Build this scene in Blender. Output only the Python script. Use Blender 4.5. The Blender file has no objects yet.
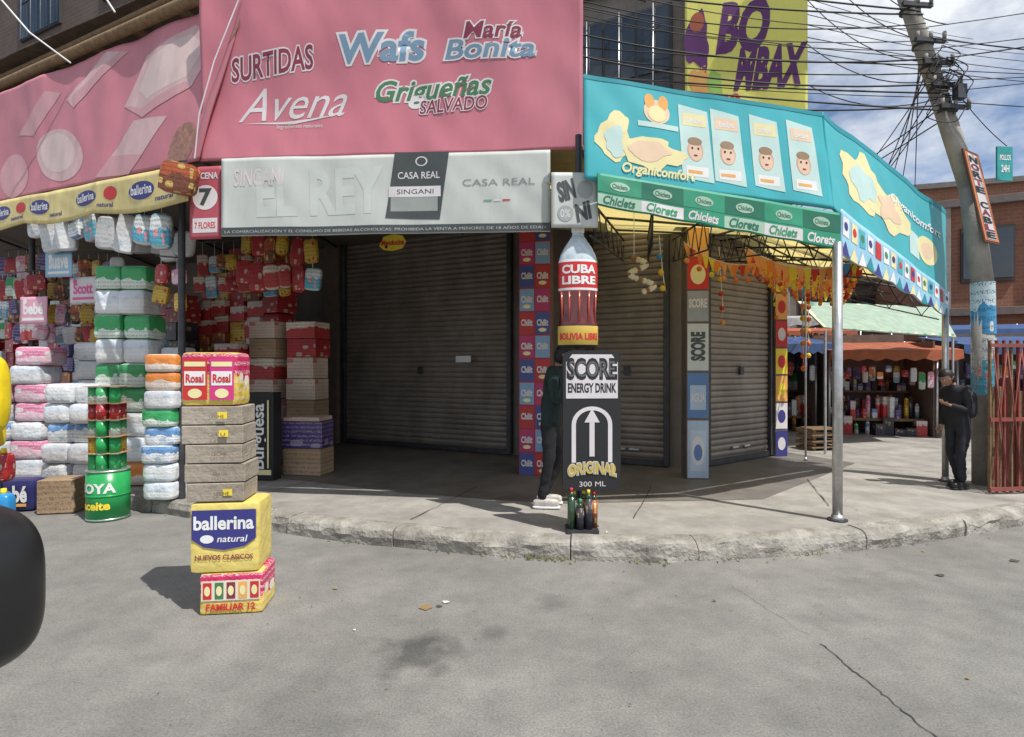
import bpy, bmesh, math, random
from mathutils import Vector, Matrix, noise
random.seed(7)
S=bpy.context.scene
S.view_settings.view_transform='Standard'; S.view_settings.look='None'; S.view_settings.exposure=0
# ------------------------------------------------------------------ materials
MC={}
def nn(t,ty,**k):
    n=t.nodes.new(ty)
    for a,b in k.items(): setattr(n,a,b)
    return n
def mat(name,col,rough=.7,var=.15,scale=6,bump=.0,bscale=40,metal=0,dirt=0,transl=0,spec=.4):
    if name in MC: return MC[name]
    m=bpy.data.materials.new(name); m.use_nodes=True; t=m.node_tree; L=t.links
    b=t.nodes['Principled BSDF']
    b.inputs['Roughness'].default_value=rough; b.inputs['Metallic'].default_value=metal
    b.inputs['Specular IOR Level'].default_value=spec
    tc=nn(t,'ShaderNodeTexCoord')
    n=nn(t,'ShaderNodeTexNoise'); n.inputs['Scale'].default_value=scale; n.inputs['Detail'].default_value=4; n.inputs['Roughness'].default_value=.65
    L.new(tc.outputs['Object'],n.inputs['Vector'])
    r=nn(t,'ShaderNodeValToRGB'); e=r.color_ramp.elements
    e[0].position=.3; e[1].position=.7
    e[0].color=[c*(1-var) for c in col]+[1]; e[1].color=[min(1,c*(1+var)) for c in col]+[1]
    L.new(n.outputs['Fac'],r.inputs['Fac']); out=r.outputs['Color']
    if dirt:
        n2=nn(t,'ShaderNodeTexNoise'); n2.inputs['Scale'].default_value=scale*.35+.3; n2.inputs['Detail'].default_value=6; n2.inputs['Roughness'].default_value=.7
        mp=nn(t,'ShaderNodeMapping'); mp.inputs['Scale'].default_value=(2,2,.5)
        L.new(tc.outputs['Object'],mp.inputs['Vector']); L.new(mp.outputs['Vector'],n2.inputs['Vector'])
        r2=nn(t,'ShaderNodeValToRGB'); r2.color_ramp.elements[0].position=.42; r2.color_ramp.elements[1].position=.72
        r2.color_ramp.elements[0].color=(0,0,0,1); r2.color_ramp.elements[1].color=(dirt,dirt,dirt,1); L.new(n2.outputs['Fac'],r2.inputs['Fac'])
        mx=nn(t,'ShaderNodeMixRGB'); mx.inputs['Color2'].default_value=(.13,.11,.09,1)
        L.new(r2.outputs['Color'],mx.inputs['Fac']); L.new(out,mx.inputs['Color1']); out=mx.outputs['Color']
    L.new(out,b.inputs['Base Color'])
    if bump:
        n3=nn(t,'ShaderNodeTexNoise'); n3.inputs['Scale'].default_value=bscale; n3.inputs['Detail'].default_value=4 if bscale>10 else 1
        L.new(tc.outputs['Object'],n3.inputs['Vector'])
        bp=nn(t,'ShaderNodeBump'); bp.inputs['Strength'].default_value=bump; bp.inputs['Distance'].default_value=.02 if bscale>10 else .08
        L.new(n3.outputs['Fac'],bp.inputs['Height']); L.new(bp.outputs['Normal'],b.inputs['Normal'])
    if transl:
        tr=nn(t,'ShaderNodeBsdfTranslucent'); L.new(out,tr.inputs['Color'])
        ms=nn(t,'ShaderNodeMixShader'); ms.inputs[0].default_value=transl
        L.new(b.outputs[0],ms.inputs[1]); L.new(tr.outputs[0],ms.inputs[2])
        L.new(ms.outputs[0],t.nodes['Material Output'].inputs[0])
    MC[name]=m; return m
def printed(name,c1,c2,c3,split=.45,rough=.4,seed=0,blocks=1.0,txt=.8):
    """printed packaging: colour field, wavy band, irregular picture blocks and lines of small print, in UV space"""
    if name in MC: return MC[name]
    m=bpy.data.materials.new(name); m.use_nodes=True; t=m.node_tree; L=t.links
    b=t.nodes['Principled BSDF']; b.inputs['Roughness'].default_value=rough
    uv=nn(t,'ShaderNodeUVMap'); sp=nn(t,'ShaderNodeSeparateXYZ'); L.new(uv.outputs[0],sp.inputs[0])
    def M(op,a,bb=None):
        n=nn(t,'ShaderNodeMath',operation=op)
        for i,x in enumerate((a,bb)):
            if x is None: continue
            if isinstance(x,(int,float)): n.inputs[i].default_value=x
            else: L.new(x,n.inputs[i])
        return n.outputs[0]
    u,v=sp.outputs[0],sp.outputs[1]
    tc=nn(t,'ShaderNodeTexCoord')
    wob=nn(t,'ShaderNodeTexNoise'); wob.inputs['Scale'].default_value=2.2+seed%3; wob.inputs['Detail'].default_value=1; L.new(uv.outputs[0],wob.inputs['Vector'])
    wo=nn(t,'ShaderNodeTexNoise'); wo.inputs['Scale'].default_value=1.7; wo.inputs['Detail'].default_value=0; L.new(tc.outputs['Object'],wo.inputs['Vector'])
    vv=M('ADD',v,M('MULTIPLY',M('SUBTRACT',wob.outputs['Fac'],.5),.5)); vv=M('ADD',vv,M('MULTIPLY',M('SUBTRACT',wo.outputs['Fac'],.5),.5))
    f1=M('GREATER_THAN',vv,split)
    mpv=nn(t,'ShaderNodeMapping'); mpv.inputs['Scale'].default_value=(2.2+seed%2,3.0,1); mpv.inputs['Location'].default_value=(seed*.37,seed*.71,0); L.new(uv.outputs[0],mpv.inputs[0])
    vo=nn(t,'ShaderNodeTexVoronoi'); vo.distance='MINKOWSKI'; vo.inputs['Exponent'].default_value=3; vo.inputs['Scale'].default_value=1; vo.inputs['Randomness'].default_value=.8; L.new(mpv.outputs[0],vo.inputs['Vector'])
    sc=nn(t,'ShaderNodeSeparateColor'); L.new(vo.outputs['Color'],sc.inputs[0])
    inside=M('LESS_THAN',vo.outputs['Distance'],.36)
    el=M('MULTIPLY',M('MULTIPLY',inside,M('GREATER_THAN',sc.outputs[0],.45)),blocks)
    mp=nn(t,'ShaderNodeMapping'); mp.inputs['Scale'].default_value=(11,30,1); mp.inputs['Location'].default_value=(seed*1.7,seed*.9,0)
    L.new(uv.outputs[0],mp.inputs[0]); tx=nn(t,'ShaderNodeTexNoise'); tx.inputs['Scale'].default_value=1.6; tx.inputs['Detail'].default_value=1
    L.new(mp.outputs[0],tx.inputs['Vector']); f3=M('GREATER_THAN',tx.outputs['Fac'],.53)
    rows=M('GREATER_THAN',M('FRACT',M('MULTIPLY',v,6)),.55)
    f3=M('MULTIPLY',f3,rows)
    def mix(f,a,bb):
        n=nn(t,'ShaderNodeMixRGB'); L.new(f,n.inputs[0])
        for i,x in ((1,a),(2,bb)):
            if isinstance(x,tuple): n.inputs[i].default_value=x+(1,)
            else: L.new(x,n.inputs[i])
        return n.outputs[0]
    c=mix(f1,c1,c2); c=mix(el,c,c3)
    dark=tuple(x*.25 for x in c1)
    c=mix(M('MULTIPLY',f3,txt),c,dark if seed%2 else c3)
    d=nn(t,'ShaderNodeValToRGB'); d.color_ramp.elements[0].position=.3; d.color_ramp.elements[0].color=(.72,.7,.68,1); d.color_ramp.elements[1].position=.6; L.new(wo.outputs['Fac'],d.inputs[0])
    mu=nn(t,'ShaderNodeMixRGB'); mu.blend_type='MULTIPLY'; mu.inputs[0].default_value=1; L.new(c,mu.inputs[1]); L.new(d.outputs[0],mu.inputs[2])
    L.new(mu.outputs[0],b.inputs['Base Color'])
    n3=nn(t,'ShaderNodeTexNoise'); n3.inputs['Scale'].default_value=22; n3.inputs['Detail'].default_value=3; L.new(tc.outputs['Object'],n3.inputs['Vector'])
    bp=nn(t,'ShaderNodeBump'); bp.inputs['Strength'].default_value=.7; bp.inputs['Distance'].default_value=.014
    L.new(n3.outputs['Fac'],bp.inputs['Height']); L.new(bp.outputs[0],b.inputs['Normal'])
    MC[name]=m; return m
red=printed('print_red',(.5,.03,.03),(.42,.02,.03),(.7,.62,.5),.3,seed=1,blocks=.7)
redw=printed('print_red_white',(.55,.04,.04),(.72,.7,.66),(.55,.04,.05),.6,seed=2)
yel=printed('print_yellow',(.72,.5,.06),(.6,.35,.03),(.45,.04,.04),.6,seed=3)
grn=printed('print_green',(.72,.75,.7),(.05,.36,.12),(.06,.4,.14),.42,seed=4)
blu=printed('print_blue',(.74,.76,.78),(.12,.28,.55),(.3,.45,.65),.62,seed=5,blocks=.6)
pnk=printed('print_pink',(.76,.5,.58),(.7,.2,.35),(.78,.76,.74),.5,seed=6)
wht=printed('print_white',(.76,.76,.75),(.66,.7,.75),(.5,.58,.68),.55,seed=8,txt=.6,rough=.3)
wh2=printed('print_white_grey',(.7,.72,.72),(.78,.78,.77),(.4,.5,.62),.5,seed=10,txt=.8,blocks=.8,rough=.3)
pur=printed('print_purple',(.06,.03,.16),(.09,.05,.2),(.45,.4,.48),.5,seed=18,blocks=.5)
crd=printed('print_carton',(.42,.29,.18),(.37,.25,.15),(.3,.17,.1),.5,.85,seed=9,blocks=.8,txt=.7)
grc=printed('print_grey_carton',(.40,.35,.28),(.36,.31,.25),(.44,.4,.34),.5,.8,seed=11,blocks=.5,txt=.3)
org=printed('print_orange',(.76,.72,.66),(.75,.25,.05),(.7,.25,.06),.45,seed=12)
drk=printed('print_dark',(.03,.03,.05),(.06,.05,.06),(.35,.28,.18),.5,seed=13)
pyl=printed('print_pink_yellow',(.75,.55,.1),(.6,.03,.13),(.78,.74,.62),.5,seed=14)
bvr=printed('print_chocolate',(.2,.06,.03),(.45,.1,.03),(.65,.45,.12),.5,seed=15)
cyn=printed('print_cyan',(.1,.4,.55),(.7,.75,.76),(.75,.3,.3),.5,seed=17)
beer=printed('print_red_label',(.5,.04,.04),(.72,.62,.5),(.6,.06,.05),.62,seed=19,blocks=.9)
bge=printed('print_beige',(.62,.52,.42),(.66,.56,.46),(.5,.12,.1),.5,.7,seed=20,blocks=.8,txt=.8)
def flat(n,c,**k): return mat(n,c,**{**dict(rough=.55,var=.07,scale=3),**k})
Fwhite=flat('vinyl_white',(.74,.74,.72)); Fblack=flat('vinyl_black',(.02,.02,.022)); Fred=flat('vinyl_red',(.55,.03,.03))
Fnavy=flat('vinyl_navy',(.04,.04,.2)); Fyel=flat('vinyl_yellow',(.8,.62,.05),dirt=.15); Fgreen=flat('vinyl_green',(.03,.28,.12))
steel=mat('galvanised_steel',(.5,.5,.5),rough=.35,metal=.8,var=.2,scale=12)
darksteel=mat('dark_steel',(.06,.06,.065),rough=.5,metal=.4,var=.3)
# ------------------------------------------------------------------ helpers
def link(o,parent=None):
    S.collection.objects.link(o)
    if parent: o.parent=parent
    return o
def group(name):
    e=bpy.data.objects.new(name,None); e.empty_display_size=.2; return link(e)
def mesh_obj(name,bm,mats,parent=None,smooth=False):
    me=bpy.data.meshes.new(name); bm.to_mesh(me); bm.free()
    for m in (mats if isinstance(mats,(list,tuple)) else [mats]): me.materials.append(m)
    if smooth:
        for p in me.polygons: p.use_smooth=True
    return link(bpy.data.objects.new(name,me),parent)
class MB:
    def __init__(s): s.bm=bmesh.new(); s.uv=s.bm.loops.layers.uv.new('UVMap'); s.m=[]
    def mi(s,m):
        if m not in s.m: s.m.append(m)
        return s.m.index(m)
    def quad(s,ps,m,uvs=((0,0),(1,0),(1,1),(0,1))):
        f=s.bm.faces.new([s.bm.verts.new(p) for p in ps]); f.material_index=s.mi(m)
        for l,u in zip(f.loops,uvs): l[s.uv].uv=u
        return f
    def box(s,c,sz,rz=0,m=None,side=None,tilt=0):
        R=Matrix.Rotation(rz,3,'Z')@Matrix.Rotation(tilt,3,'Y'); c=Vector(c); h=Vector(sz)/2
        P=lambda x,y,z: c+R@Vector((x*h.x,y*h.y,z*h.z))
        F=[((-1,-1,-1),(1,-1,-1),(1,-1,1),(-1,-1,1)),((1,1,-1),(-1,1,-1),(-1,1,1),(1,1,1)),
           ((1,-1,-1),(1,1,-1),(1,1,1),(1,-1,1)),((-1,1,-1),(-1,-1,-1),(-1,-1,1),(-1,1,1)),
           ((-1,-1,1),(1,-1,1),(1,1,1),(-1,1,1)),((-1,1,-1),(1,1,-1),(1,-1,-1),(-1,-1,-1))]
        for i,f in enumerate(F): s.quad([P(*q) for q in f],m if i<2 or not side else side)
    def soft(s,c,sz,rz=0,m=None,k=7,n=8,bx=0,bz=0,amp=.02,tilt=0):
        """rounded, slightly lumpy plastic-wrapped pack"""
        R=Matrix.Rotation(rz,3,'Z')@Matrix.Rotation(tilt,3,'Y'); c=Vector(c); h=Vector(sz)/2; sd=random.random()*50
        ax=[((1,0,0),(0,0,1),(0,-1,0)),((-1,0,0),(0,0,1),(0,1,0)),((0,1,0),(0,0,1),(1,0,0)),((0,-1,0),(0,0,1),(-1,0,0)),((1,0,0),(0,1,0),(0,0,1)),((1,0,0),(0,-1,0),(0,0,-1))]
        idx=s.mi(m)
        for a,b,w in ax:
            a,b,w=Vector(a),Vector(b),Vector(w); g=[]
            for j in range(n+1):
                row=[]
                for i in range(n+1):
                    u,v=i/n,j/n; p=w+a*(2*u-1)+b*(2*v-1)
                    q=p/((abs(p.x)**k+abs(p.y)**k+abs(p.z)**k)**(1/k))
                    d=1+amp*noise.noise(q*3+Vector((sd,sd,0)))+amp*.6*noise.noise(q*7+Vector((sd,sd,0)))
                    if bx: d+=amp*1.8*(abs(math.sin((q.x+1)*math.pi/2*bx))-.6)
                    if bz: d+=amp*1.8*(abs(math.sin((q.z+1)*math.pi/2*bz))-.6)
                    row.append((s.bm.verts.new(c+R@Vector((q.x*h.x*(1+amp*noise.noise(q*4+Vector((sd,0,0)))),q.y*h.y*d,q.z*h.z))),(u,v)))
                g.append(row)
            for j in range(n):
                for i in range(n):
                    q=[g[j][i],g[j][i+1],g[j+1][i+1],g[j+1][i]]
                    f=s.bm.faces.new([x[0] for x in q]); f.material_index=idx; f.smooth=True
                    for l,x in zip(f.loops,q): l[s.uv].uv=x[1]
    def cyl(s,p0,p1,r0,r1=None,m=None,seg=20,caps=True,capm=None):
        r1=r0 if r1 is None else r1; p0=Vector(p0); p1=Vector(p1); d=(p1-p0).normalized()
        a=d.orthogonal().normalized(); b=d.cross(a); A=[];B=[]
        for i in range(seg):
            t=2*math.pi*i/seg; o=a*math.cos(t)+b*math.sin(t); A.append(s.bm.verts.new(p0+o*r0)); B.append(s.bm.verts.new(p1+o*r1))
        for i in range(seg):
            j=(i+1)%seg; f=s.bm.faces.new((A[i],A[j],B[j],B[i])); f.material_index=s.mi(m); f.smooth=True
            k=3; us=[(i/seg*k)%1.0001,((i+1)/seg*k)%1.0001]
            if us[1]<us[0]: us[1]=1
            for l,u in zip(f.loops,((us[0],0),(us[1],0),(us[1],1),(us[0],1))): l[s.uv].uv=u
        if caps:
            for ring in (A[::-1],B):
                f=s.bm.faces.new(ring); f.material_index=s.mi(capm or m)
    def lathe(s,c,prof,ms,seg=32,sy=1):
        rows=[[s.bm.verts.new((c[0]+r*math.cos(2*math.pi*i/seg),c[1]+sy*r*math.sin(2*math.pi*i/seg),c[2]+z)) for i in range(seg)] for r,z in prof]
        for k,(a,b) in enumerate(zip(rows,rows[1:])):
            for i in range(seg):
                j=(i+1)%seg; f=s.bm.faces.new((a[i],a[j],b[j],b[i])); f.smooth=True; f.material_index=s.mi(ms[k])
    def sphere(s,c,r,m,sz=(1,1,1),seg=14,R=None):
        c=Vector(c); g=[]
        for j in range(seg+1):
            th=math.pi*j/seg; row=[]
            for i in range(seg):
                ph=2*math.pi*i/seg; v=Vector((math.sin(th)*math.cos(ph)*sz[0],math.sin(th)*math.sin(ph)*sz[1],math.cos(th)*sz[2]))*r
                if R: v=R@v
                row.append(s.bm.verts.new(c+v))
            g.append(row)
        for j in range(seg):
            for i in range(seg):
                f=s.bm.faces.new((g[j][i],g[j+1][i],g[j+1][(i+1)%seg],g[j][(i+1)%seg])); f.material_index=s.mi(m); f.smooth=True
    def done(s,name,parent=None,bevel=0):
        if bevel: bmesh.ops.remove_doubles(s.bm,verts=s.bm.verts,dist=1e-6)
        o=mesh_obj(name,s.bm,s.m,parent)
        if bevel:
            b=o.modifiers.new('bevel','BEVEL'); b.width=bevel; b.segments=2; b.limit_method='ANGLE'
        return o
def tube(name,pts,r,m,parent=None,cyc=False):
    c=bpy.data.curves.new(name,'CURVE'); c.dimensions='3D'; c.bevel_depth=r; c.bevel_resolution=1 if r<.02 else 3; c.use_fill_caps=True
    s=c.splines.new('POLY'); s.points.add(len(pts)-1)
    for p,q in zip(s.points,pts): p.co=(*q,1)
    s.use_cyclic_u=cyc; c.materials.append(m)
    return link(bpy.data.objects.new(name,c),parent)
def textmesh(body,bold=0,shear=0,space=1):
    c=bpy.data.curves.new('t','FONT'); c.body=body; c.offset=bold; c.shear=shear; c.space_character=space; c.resolution_u=3
    o=bpy.data.objects.new('t',c); S.collection.objects.link(o); bpy.context.view_layer.update()
    me=bpy.data.meshes.new_from_object(o.evaluated_get(bpy.context.evaluated_depsgraph_get()))
    bpy.data.objects.remove(o); return me
class Panel:
    """flexible sign face: bilinear patch (bottom-left, bottom-right, top-right, top-left) with wrinkles; artwork given in art units"""
    def __init__(s,name,p00,p10,p11,p01,art,wr=0.0,seed=0,parent=None,sag=0):
        s.p=[Vector(q) for q in (p00,p10,p11,p01)]; s.art=art; s.wr=wr; s.seed=seed; s.sag=sag
        s.n=(s.p[1]-s.p[0]).cross(s.p[3]-s.p[0]).normalized(); s.g=parent or group(name)
        s.W=(s.p[1]-s.p[0]).length; s.H=(s.p[3]-s.p[0]).length
    def mp(s,x,y,off=0):
        x0,y0,x1,y1=s.art; u=(x-x0)/(x1-x0); v=(y-y0)/(y1-y0); p=s.p
        q=p[0]*(1-u)*(1-v)+p[1]*u*(1-v)+p[2]*u*v+p[3]*(1-u)*v
        w=0
        if s.wr:
            w=s.wr*noise.noise(Vector((u*s.W*1.6+s.seed,v*s.H*.9+s.seed*2,s.seed)))+s.wr*.22*noise.noise(Vector((u*s.W*4+v*3,v*s.H*1.6,s.seed+9)))
        if s.sag: q=q-Vector((0,0,s.sag*abs(math.sin(u*math.pi*5))*(1-v)))
        return q+s.n*(off+w)
    def add(s,bm,m,name,layer):
        thr=.08 if s.wr else 9
        for _ in range(6):
            e=[e for e in bm.edges if (s.mp(*e.verts[0].co.xy)-s.mp(*e.verts[1].co.xy)).length>thr]
            if not e: break
            bmesh.ops.subdivide_edges(bm,edges=e,cuts=1); bmesh.ops.triangulate(bm,faces=bm.faces)
        off=layer*.003 if not s.wr else .0012+layer*.0010
        for v in bm.verts: v.co=s.mp(v.co.x,v.co.y,off)
        bm.normal_update()
        fl=[f for f in bm.faces if f.normal.dot(s.n)<0]
        if fl: bmesh.ops.reverse_faces(bm,faces=fl)
        return mesh_obj(name,bm,m,s.g,smooth=bool(s.wr))
    def poly(s,pts,m,layer=1,name='print'):
        bm=bmesh.new(); bm.faces.new([bm.verts.new((x,y,0)) for x,y in pts]); bmesh.ops.triangulate(bm,faces=bm.faces)
        return s.add(bm,m,name,layer)
    def rect(s,x0,y0,x1,y1,m,layer=1,name='print'):
        return s.poly([(x0,y0),(x1,y0),(x1,y1),(x0,y1)],m,layer,name)
    def base(s,m,th=.02,name='face'):
        x0,y0,x1,y1=s.art
        bm=bmesh.new(); nx=max(2,int(s.W/.035)) if s.wr else 1; ny=max(2,int(s.H/.035)) if s.wr else 1
        g=[[bm.verts.new((x0+(x1-x0)*i/nx,y0+(y1-y0)*j/ny,0)) for i in range(nx+1)] for j in range(ny+1)]
        for j in range(ny):
            for i in range(nx): bm.faces.new((g[j][i],g[j][i+1],g[j+1][i+1],g[j+1][i]))
        for v in bm.verts: v.co=s.mp(v.co.x,v.co.y,0)
        bm.normal_update(); fl=[f for f in bm.faces if f.normal.dot(s.n)<0]
        if fl: bmesh.ops.reverse_faces(bm,faces=fl)
        o=mesh_obj(name,bm,m,s.g,smooth=bool(s.wr))
        md=o.modifiers.new('th','SOLIDIFY'); md.thickness=th; md.offset=-1
        return o
    def ell(s,cx,cy,rx,ry,m,layer=1,rot=0,n=24,name='print'):
        c,si=math.cos(rot),math.sin(rot)
        return s.poly([(cx+rx*math.cos(t)*c-ry*math.sin(t)*si,cy+rx*math.cos(t)*si+ry*math.sin(t)*c) for t in [2*math.pi*i/n for i in range(n)]],m,layer,name)
    def text(s,body,x0,y0,x1,y1,m,layer=2,bold=0,shear=0,rot=0,outline=None,ow=.04,arch=0,space=1):
        if outline: s.text(body,x0,y0,x1,y1,outline,layer,bold+ow,shear,rot,arch=arch,space=space,); layer+=1
        me=textmesh(body,bold,shear,space)
        ref=textmesh(body,0,shear,space)
        xs=[v.co.x for v in ref.vertices]; ys=[v.co.y for v in ref.vertices]
        ax,bx,ay,by=min(xs),max(xs),min(ys),max(ys); cx,cy=(x0+x1)/2,(y0+y1)/2
        bm=bmesh.new(); bm.from_mesh(me); sg=1 if y1>y0 else -1; r=rot*sg
        for v in bm.verts:
            fx=(v.co.x-ax)/(bx-ax)-.5; x=fx*(x1-x0); y=((v.co.y-ay)/(by-ay)-.5)*(y1-y0)+arch*(1-4*fx*fx)*(y1-y0)
            v.co=(cx+x*math.cos(r)-y*math.sin(r),cy+x*math.sin(r)+y*math.cos(r),0)
        bmesh.ops.triangulate(bm,faces=bm.faces)
        bpy.data.meshes.remove(me); bpy.data.meshes.remove(ref)
        return s.add(bm,m,'lettering',layer)
def curved_text(body,cx,cy,r,z0,z1,a0,a1,m,g,sy=1,bold=.04):
    me=textmesh(body,bold); xs=[v.co.x for v in me.vertices]; ys=[v.co.y for v in me.vertices]; bm=bmesh.new(); bm.from_mesh(me)
    bmesh.ops.triangulate(bm,faces=bm.faces)
    e=[e for e in bm.edges if e.calc_length()>.1]; bmesh.ops.subdivide_edges(bm,edges=e,cuts=2)
    for v in bm.verts:
        u=(v.co.x-min(xs))/(max(xs)-min(xs)); q=(v.co.y-min(ys))/(max(ys)-min(ys)); a=a0+(a1-a0)*u; v.co=(cx+r*math.cos(a),cy+sy*r*math.sin(a),z0+(z1-z0)*q)
    mesh_obj('lettering',bm,m,g)
# ------------------------------------------------------------------ camera / light
cd=bpy.data.cameras.new('Camera'); cam=link(bpy.data.objects.new('Camera',cd)); cd.sensor_width=36; cd.lens=560/1024*36
cam.location=(0,0,1.5); cam.rotation_euler=(math.radians(90),0,0); cd.clip_end=1000; cd.clip_start=.05; S.camera=cam
EL=math.radians(61); sd=Vector((.74,-.67)).normalized()
tosun=Vector((sd.x*math.cos(EL),sd.y*math.cos(EL),math.sin(EL)))
sl=bpy.data.lights.new('sun','SUN'); sl.energy=5.0; sl.angle=math.radians(.6); sl.color=(1,.97,.92)
so=link(bpy.data.objects.new('sun',sl)); so.rotation_euler=tosun.to_track_quat('Z','Y').to_euler(); so.location=(10,-10,20)
w=bpy.data.worlds.new('World'); S.world=w; w.use_nodes=True; t=w.node_tree; L=t.links; bg=t.nodes['Background']
sk=nn(t,'ShaderNodeTexSky'); sk.sky_type='NISHITA'; sk.sun_disc=False; sk.sun_elevation=EL; sk.sun_rotation=math.atan2(tosun.x,tosun.y); sk.altitude=2500; sk.dust_density=1.5
tc=nn(t,'ShaderNodeTexCoord'); mp=nn(t,'ShaderNodeMapping'); mp.inputs['Scale'].default_value=(1,1,2.0); mp.inputs['Location'].default_value=(.35,.2,.1)
cn=nn(t,'ShaderNodeTexNoise'); cn.inputs['Scale'].default_value=2.6; cn.inputs['Detail'].default_value=6; cn.inputs['Roughness'].default_value=.6
L.new(tc.outputs['Generated'],mp.inputs[0]); L.new(mp.outputs[0],cn.inputs['Vector'])
cr=nn(t,'ShaderNodeValToRGB'); cr.color_ramp.elements[0].position=.40; cr.color_ramp.elements[1].position=.59
L.new(cn.outputs['Fac'],cr.inputs[0]); mx=nn(t,'ShaderNodeMixRGB'); mx.inputs[2].default_value=(6.9,7.1,7.4,1)
L.new(cr.outputs[0],mx.inputs[0]); L.new(sk.outputs[0],mx.inputs[1]); L.new(mx.outputs[0],bg.inputs[0]); bg.inputs[1].default_value=.14
# ------------------------------------------------------------------ ground
def road_mat():
    m=bpy.data.materials.new('concrete_road'); m.use_nodes=True; t=m.node_tree; L=t.links; b=t.nodes['Principled BSDF']; b.inputs['Roughness'].default_value=.85
    tc=nn(t,'ShaderNodeTexCoord')
    def noi(sc,det=6,ro=.6):
        n=nn(t,'ShaderNodeTexNoise'); n.inputs['Scale'].default_value=sc; n.inputs['Detail'].default_value=det; n.inputs['Roughness'].default_value=ro; L.new(tc.outputs['Object'],n.inputs['Vector']); return n.outputs['Fac']
    def ramp(f,a,ca,bb,cb):
        r=nn(t,'ShaderNodeValToRGB'); r.color_ramp.elements[0].position=a; r.color_ramp.elements[1].position=bb; r.color_ramp.elements[0].color=(*ca,1); r.color_ramp.elements[1].color=(*cb,1); L.new(f,r.inputs[0]); return r.outputs[0]
    def mul(a,bb,f=1):
        n=nn(t,'ShaderNodeMixRGB'); n.blend_type='MULTIPLY'; n.inputs[0].default_value=f; L.new(a,n.inputs[1]); L.new(bb,n.inputs[2]); return n.outputs[0]
    c=ramp(noi(.7),.3,(.18,.173,.16),.72,(.285,.277,.255))
    c=mul(c,ramp(noi(3.5,8,.7),.3,(.74,.74,.74),.65,(1.06,1.05,1.03)))
    c=mul(c,ramp(noi(90,3,.8),.35,(.66,.66,.66),.62,(1.15,1.15,1.15)))
    c=mul(c,ramp(noi(16,4,.8),.28,(.72,.71,.69),.42,(1,1,1)))
    for (x,y,r,k) in ((-.48,2.95,.30,.45),(.25,3.6,.16,.75),(-1.0,2.4,.5,.84),(3.9,2.9,.7,.82),(1.9,3.4,.25,.82),(-.1,3.15,.12,.7),(2.6,3.9,.3,.8)):
        vs=nn(t,'ShaderNodeVectorMath',operation='DISTANCE'); vs.inputs[1].default_value=(x,y,0); L.new(tc.outputs['Object'],vs.inputs[0])
        ad=nn(t,'ShaderNodeMath',operation='ADD'); L.new(vs.outputs['Value'],ad.inputs[0])
        m2=nn(t,'ShaderNodeMath',operation='MULTIPLY'); m2.inputs[1].default_value=r*1.9; L.new(noi(6,5),m2.inputs[0]); L.new(m2.outputs[0],ad.inputs[1])
        c=mul(c,ramp(ad.outputs[0],r*1.2,(k,k,k),r*1.8,(1,1,1)))
    L.new(c,b.inputs['Base Color'])
    bp=nn(t,'ShaderNodeBump'); bp.inputs['Strength'].default_value=.4; bp.inputs['Distance'].default_value=.01; L.new(noi(70,5,.8),bp.inputs['Height']); L.new(bp.outputs[0],b.inputs['Normal'])
    return m
rm=road_mat()
bm=bmesh.new(); bmesh.ops.create_grid(bm,x_segments=8,y_segments=8,size=300); mesh_obj('road',bm,rm)
kerbp=[(-40,26),(-20,15.5),(-14,12),(-9.5,8.9),(-6.9,7.35),(-4.1,6.0),(-1.9,5.03),(-.9,4.68),(-.09,4.46),(.99,4.33),(1.97,4.42),(3.29,4.72),(4.9,5.35),(7.5,6.4),(12,7.3),(20,7.7),(40,8)]
def cr_spline(P,n):
    out=[]
    for i in range(len(P)-1):
        p0=Vector(P[max(i-1,0)]);p1=Vector(P[i]);p2=Vector(P[i+1]);p3=Vector(P[min(i+2,len(P)-1)])
        for k in range(n):
            t=k/n; out.append(.5*((2*p1)+(p2-p0)*t+(2*p0-5*p1+4*p2-p3)*t*t+(3*p1-p0-3*p2+p3)*t**3))
    out.append(Vector(P[-1])); return out
KP=cr_spline(kerbp,14)
def resample(P,d):
    out=[P[0].copy()]; acc=0
    for a,b in zip(P,P[1:]):
        L_=(b-a).length; s=d-acc
        while s<=L_: out.append(a.lerp(b,s/L_)); s+=d
        acc=(acc+L_)%d
    return out
KR=resample(KP,.1)
def nrm(i):
    a=KR[max(i-1,0)]; b=KR[min(i+1,len(KR)-1)]; d=(b-a).normalized(); return Vector((-d.y,d.x))
slabm=mat('sidewalk_concrete',(.33,.31,.28),rough=.85,var=.25,scale=1.8,bump=.3,bscale=60,dirt=.5)
kerbm=mat('kerb_concrete',(.34,.32,.28),rough=.9,var=.35,scale=5,bump=.9,bscale=35,dirt=.75)
sg=group('sidewalk')
bm=bmesh.new(); inner=[KR[i]+nrm(i)*.2 for i in range(0,len(KR),3)]
top=[bm.verts.new((p.x,p.y,.146)) for p in inner]+[bm.verts.new((60,60,.146)),bm.verts.new((-60,60,.146))]
f=bm.faces.new(top); bmesh.ops.triangulate(bm,faces=[f]); mesh_obj('slab',bm,slabm,sg)
bm=bmesh.new(); i=0
prof=[(0,-.02),(.0,.04),(.0,.08),(.008,.115),(.02,.135),(.04,.147),(.07,.152),(.13,.153),(.205,.152)]
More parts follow.
